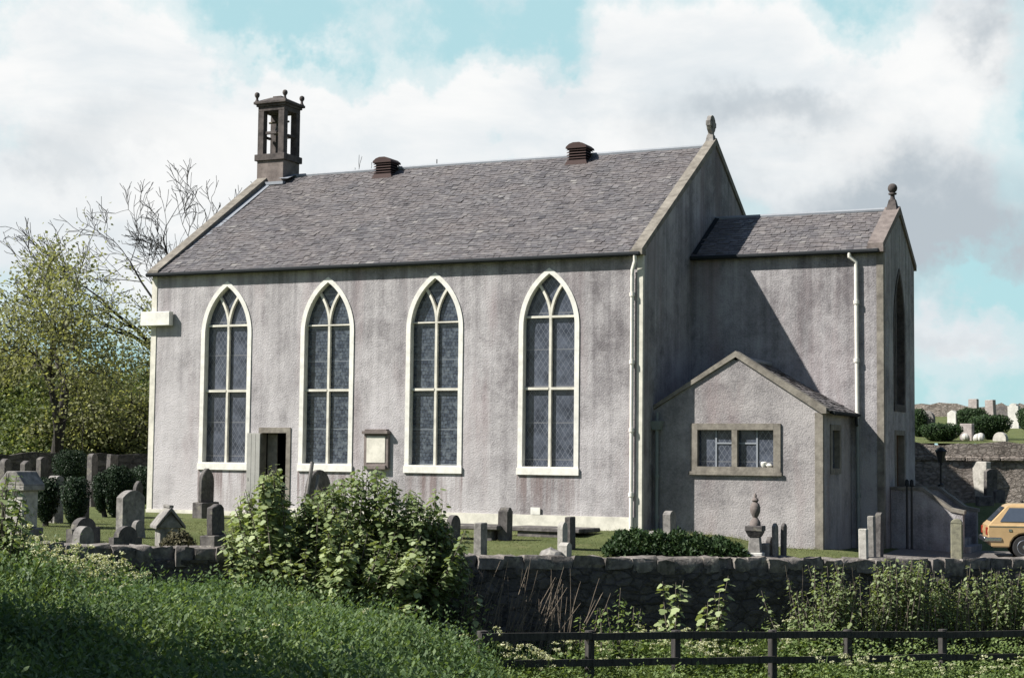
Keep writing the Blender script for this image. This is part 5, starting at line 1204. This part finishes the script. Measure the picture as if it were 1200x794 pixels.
blades('bank_grass', 'lush dark green grass on the near bank at left', x, y, (.24+.34*g.random(len(x))**2)*(1+.55*tuft), .010+.007*g.random(len(x)), 'grass', g, .45, tones=np.clip(g.normal(.45, .2, len(x))+.3*np.sin(x*.9+2*np.sin(y*.6))*np.cos(y*1.1), 0, 1))
x, y, px, D = scatter_quad(g, 120000, (-90, 640), (14.5, 31.5)); q = wall_q(x, y); k_ = (q > .6)&(g.random(len(x)) < np.clip(1.0-(px-520)/70, 0, 1)); x, y = x[k_], y[k_]; n = len(x)
tuft = np.sin(x*2.3+np.sin(y*1.7)*2+1)*np.cos(y*2.6+x*.9)
keep = g.random(n) < .35+.5*(tuft > 0); x, y, tuft = x[keep], y[keep], tuft[keep]; n = len(x)
p = np.stack([x, y, gz(x, y)+g.uniform(.08, .56, n)*(1+.5*tuft)], -1)
o = poly_cloud('bank_herbs', leaves(p, rand_dirs(g, n)*.8+np.array([0, 0, 1]), rand_dirs(g, n)+np.array([0, 0, .25]), g.uniform(.06, .15, n), LEAF4, .26, .35), M['grass'], np.clip(g.normal(.6, .22, n), 0, 1)); o['kind'] = 'stuff'; tag(o, 'feathery green herbs among the grass of the near bank', 'herbs')
def shoots(name, label, xs, ys, hmin, hmax, m, g, lf=(.05, .11), per=13, asp=.36, cat='herbs'):
    n = len(xs); h = hmin+(hmax-hmin)*g.random(n)**1.6*(.65+.6*(.5+.5*np.sin(xs*1.7+np.sin(ys*1.1)*2)*np.cos(ys*1.9+xs*.6))); z = gz(xs, ys)
    f = np.tile(np.linspace(.12, 1, per), n); i = np.repeat(np.arange(n), per); lean = g.normal(0, .16, (n, 2)); az = g.random(n*per)*6.28
    rad = (.03+.11*(1-f))*(h[i]**.5); dr = np.stack([np.cos(az), np.sin(az), np.zeros(n*per)], -1)
    p = np.stack([xs[i]+lean[i, 0]*f*h[i], ys[i]+lean[i, 1]*f*h[i], z[i]+f*h[i]], -1)+dr*rad[:, None]
    sz = g.uniform(*lf, n*per)*(1.25-.7*f); tn = np.clip(.35+.3*f+np.repeat(g.normal(0, .15, n), per)+g.normal(0, .12, n*per), 0, 1)
    o = poly_cloud(name, leaves(p, dr*.5+np.array([0, 0, .9])+g.normal(0, .25, (n*per, 3)), dr+np.array([0, 0, .15]), sz, LEAF4, asp, .3), M[m], tn); o['kind'] = 'stuff'; return tag(o, label, cat)
x, y, px, D = scatter_quad(g, 42000, (-90, 640), (14.5, 31.5)); q = wall_q(x, y); k_ = (q > .7)&(g.random(len(x)) < np.clip(1.0-(px-520)/70, 0, 1)*(.22+.78*(np.sin(x*1.1+1.7*np.sin(y*.8))*np.cos(y*1.3-x*.4) > .1))); n = int(k_.sum())
blades('bank_stalks', 'tall arching pale green grass stalks over the near bank', x[k_], y[k_], .45+.5*g.random(n)**1.5, .005+.005*g.random(n), 'meadow', g, .6)
x, y, px, D = scatter_quad(g, 15000, (-90, 640), (14.5, 31.5)); q = wall_q(x, y); k_ = (q > .7)&(g.random(len(x)) < np.clip(1.0-(px-520)/70, 0, 1)); 
shoots('bank_weeds', 'tangled leafy weeds standing out of the near bank', x[k_], y[k_], .22, 1.0, 'bank_leaf', g, (.06, .17), 13, .5)
for k, (mm_, nc, lab) in enumerate((('bank_leaf', 70, 'dark nettle clumps standing out of the near bank'), ('herb', 46, 'bright leafy clumps of weeds on the near bank'), ('meadow', 40, 'pale feathery clumps on the near bank'))):
    cx_, cy_, cpx, cD = scatter_quad(g, nc, (-60, 510), (15.5, 28.5)); ok = ~((cpx > 90)&(cpx < 280)&(cD > 25.5)); cx_, cy_, cD = cx_[ok], cy_[ok], cD[ok]; rr = g.uniform(.22, .6, len(cx_)); per_ = (rr*110).astype(int); ii = np.repeat(np.arange(len(cx_)), per_)
    a_ = g.random(len(ii))*6.28; r_ = rr[ii]*np.sqrt(g.random(len(ii)))
    shoots('weed_clumps', lab, cx_[ii]+r_*np.cos(a_), cy_[ii]+r_*np.sin(a_), .35, .95 if k else 1.05, mm_, g, ((.06, .15), (.06, .14), (.05, .11))[k], 14, (.42, .5, .22)[k])
x, y, px, D = scatter_quad(g, 4200, (540, 1300), (28, 42)); q = wall_q(x, y); k_ = (q > .6)&(q < 11)
shoots('meadow_weeds', 'bright leafy weeds on both sides of the rail fence', x[k_], y[k_], .2, .7, 'herb', g, (.06, .14), 12, .5)
x, y, px, D = scatter_quad(g, 75000, (520, 1300), (27.5, 43)); q = wall_q(x, y); k_ = (q > .5)&(q < 13); x, y = x[k_], y[k_]
blades('meadow_grass', 'sunlit long grass around the rail fence', x, y, .22+.26*g.random(len(x)), .011+.009*g.random(len(x)), 'meadow', g, .4)
x, y, px, D = scatter_quad(g, 42000, (540, 1300), (27.5, 42)); q = wall_q(x, y); k_ = (q > .45)&(q < 12); x, y = x[k_], y[k_]; n = len(x); cl = np.sin(x*2.1+np.sin(y*1.5)*2)*np.cos(y*2.4)
p = np.stack([x, y, gz(x, y)+g.uniform(.03, .42, n)*(1+.4*cl)], -1)
o = poly_cloud('meadow_herbs', leaves(p, rand_dirs(g, n)*.7+np.array([0, 0, 1]), rand_dirs(g, n)+np.array([0, 0, .2]), g.uniform(.05, .12, n), LEAF4, .5), M['herb'], np.clip(g.normal(.5, .22, n), 0, 1)); o['kind'] = 'stuff'; tag(o, 'leafy sunlit weeds between fence and wall', 'herbs')
x, y, px, D = scatter_quad(g, 60000, (900, 1300), (33, 43)); q = wall_q(x, y); k_ = (q > .5)&(q < 3.6)&(g.random(len(x)) < np.clip((px-900)/90, 0, 1)); x, y = x[k_], y[k_]; n = len(x)
p = np.stack([x, y, gz(x, y)+g.uniform(.05, 1.0, n)*(.75+.45*np.sin(x*2.7+y)*np.cos(y*3.1))], -1)
o = poly_cloud('undergrowth', leaves(p, rand_dirs(g, n)*.7+np.array([-.3, -.3, 1]), rand_dirs(g, n)+np.array([0, 0, .2]), g.uniform(.05, .11, n), LEAF4, .6), M['herb'], np.clip(g.normal(.55, .22, n), 0, 1)); o['kind'] = 'stuff'; tag(o, 'leafy undergrowth among the bushes of the right thicket', 'undergrowth')
x, y, px, D = scatter_quad(g, 52000, (30, 1160), (32, 46)); q = wall_q(x, y); k_ = (q < -.35)&(y < -.12)|((q < -.35)&(x > 16.2)&(y < .85)&(x < 20.7)); x, y = x[k_], y[k_]
edge = np.clip(1-(-y-.0)/.35, 0, 1)*(y > -.5)+np.clip(1-(-wall_q(x, y)-.35)/.5, 0, 1)*.8
blades('lawn_grass', 'short mown grass of the churchyard lawn', x, y, (.05+.05*g.random(len(x)))*(1+1.6*edge*g.random(len(x))), .012, 'lawn_blade', g, .5)
x, y, px, D = scatter_quad(g, 90000, (-700, 2000), (5, 46)); q = wall_q(x, y); inn = ((px > -80)&(px < 1290)&(D > 27.5))|((px > -80)&(px < 620)&(D > 14)); k_ = (q > .5)&~inn&(D > 4); x, y = x[k_], y[k_]
blades('field_grass', 'long grass of the field around the bank', x, y, .22+.3*g.random(len(x)), .016+.012*g.random(len(x)), 'meadow', g, .45)
# cow parsley --------------------------------------------------------------------
def parsley_proto(seed, h=.95):
    g = np.random.default_rng(seed); t = thing('cow_parsley', 'flowering cow parsley', 'wildflower'); mb = MB(); lp, ln, la, ls = [], [], [], []
    for k in range(5):
        a = k*1.26+g.normal(0, .3); tip = np.array([math.cos(a)*.24*g.uniform(.4, 1.2), math.sin(a)*.24*g.uniform(.4, 1.2), h*g.uniform(.72, 1.0)]); mb.tube([(0, 0, -.1), tip*np.array([.3, .3, .5]), tip], [.009, .007, .004], 4, caps=False)
        fl, fn_, tn = [], [], []
        for j in range(9):
            rr = .085*math.sqrt(g.random()); b = g.random()*6.28; c = tip+np.array([rr*math.cos(b), rr*math.sin(b), .015-rr*.25]); mb.tube([tip, c], [.003, .002], 3, caps=False)
            for _ in range(4): fl.append(c+g.normal(0, .012, 3)); fn_.append(np.array([0, 0, 1])+g.normal(0, .4, 3)); tn.append(g.random())
        fl = np.array(fl); poly_cloud('flower', leaves(tip+(fl-tip)*np.array([.8, .8, 1])-np.array([0, .012, 0]), np.array(fn_), np.tile([[.0, 1., 0]], (len(fl), 1)), .03, LEAF4, 1.0, 0), M['umbel'], np.array(tn), t)
    for k in range(46):
        a = g.random()*6.28; r_ = g.uniform(.03, .30); lp.append((r_*math.cos(a), r_*math.sin(a), h*g.uniform(.05, .7))); ln.append(np.array([0, 0, 1])+g.normal(0, .5, 3)); la.append((math.cos(a), math.sin(a), -.1)); ls.append(g.uniform(.08, .17))
    mb.build('stem', M['herb_stem'], t)
    poly_cloud('foliage', leaves(np.array(lp), np.array(ln), np.array(la), np.array(ls), LEAF4, .6), M['herb'], None, t); return t
M['herb_stem'] = plain('herb stem', (.07, .11, .03), .7, 0, .2)
g = np.random.default_rng(61); protos = [parsley_proto(s_) for s_ in (1, 2, 3)]; used = [False]*3
def place_parsley(px, D, sc, lab, grp):
    i = int(g.integers(0, 3)); o = protos[i] if not used[i] else copy_tree(protos[i]); used[i] = True
    x, y = P(px, 600, D)[:2]; o.location = (x, y, gz1(x, y)); o.rotation_euler = (0, 0, g.random()*6.28); o.scale = (sc, sc, sc); tag(o, lab, 'wildflower', grp)
for k in range(72): place_parsley(g.uniform(-15, 105) if k % 5 else g.uniform(95, 160), g.uniform(26.8, 30.3), g.uniform(.85, 1.2), 'cow parsley in the dense white patch at the left end of the wall', 'cow parsley at the left')
for k in range(14): place_parsley(g.uniform(170, 262), g.uniform(29.5, 31.3), g.uniform(.5, .7), 'scattered cow parsley in the grass below the left part of the wall', 'cow parsley below the left wall')
for k in range(22): place_parsley(g.uniform(525, 690), g.uniform(32.0, 33.6), g.uniform(.8, 1.1), 'cow parsley behind the left end of the rail fence', 'cow parsley behind the fence end')
for k in range(40):
    px = g.uniform(690, 960); place_parsley(px, np.interp(px, [690, 960], [33.4, 36.2])+g.uniform(-.6, 1.2), g.uniform(.7, 1.1), 'cow parsley between the rail fence and the middle of the wall', 'cow parsley below the middle wall')
for k in range(16):
    px = g.uniform(960, 1200); place_parsley(px, np.interp(px, [960, 1200], [35.2, 37.6])+g.uniform(-1, .6), g.uniform(.7, 1.05), 'cow parsley in front of the right thicket', 'cow parsley at the right')
for k in range(26): place_parsley(g.uniform(60, 500), g.uniform(18, 28.5), g.uniform(.55, .85), 'single cow parsley in the dark grass of the near bank', 'cow parsley on the bank')
# overhanging shrub at the left edge
g = np.random.default_rng(71)
shoot_bush('elder_bush', 'soft green shrub cut by the left edge of the picture', -12, 26.5, [(g.uniform(-50, 34), g.uniform(552, 640), g.uniform(-.5, .5)) for _ in range(34)], 'elder', LEAF_OV, .10, 17, .06, 1.2, .3, spread_leaf=.12, dens=3)
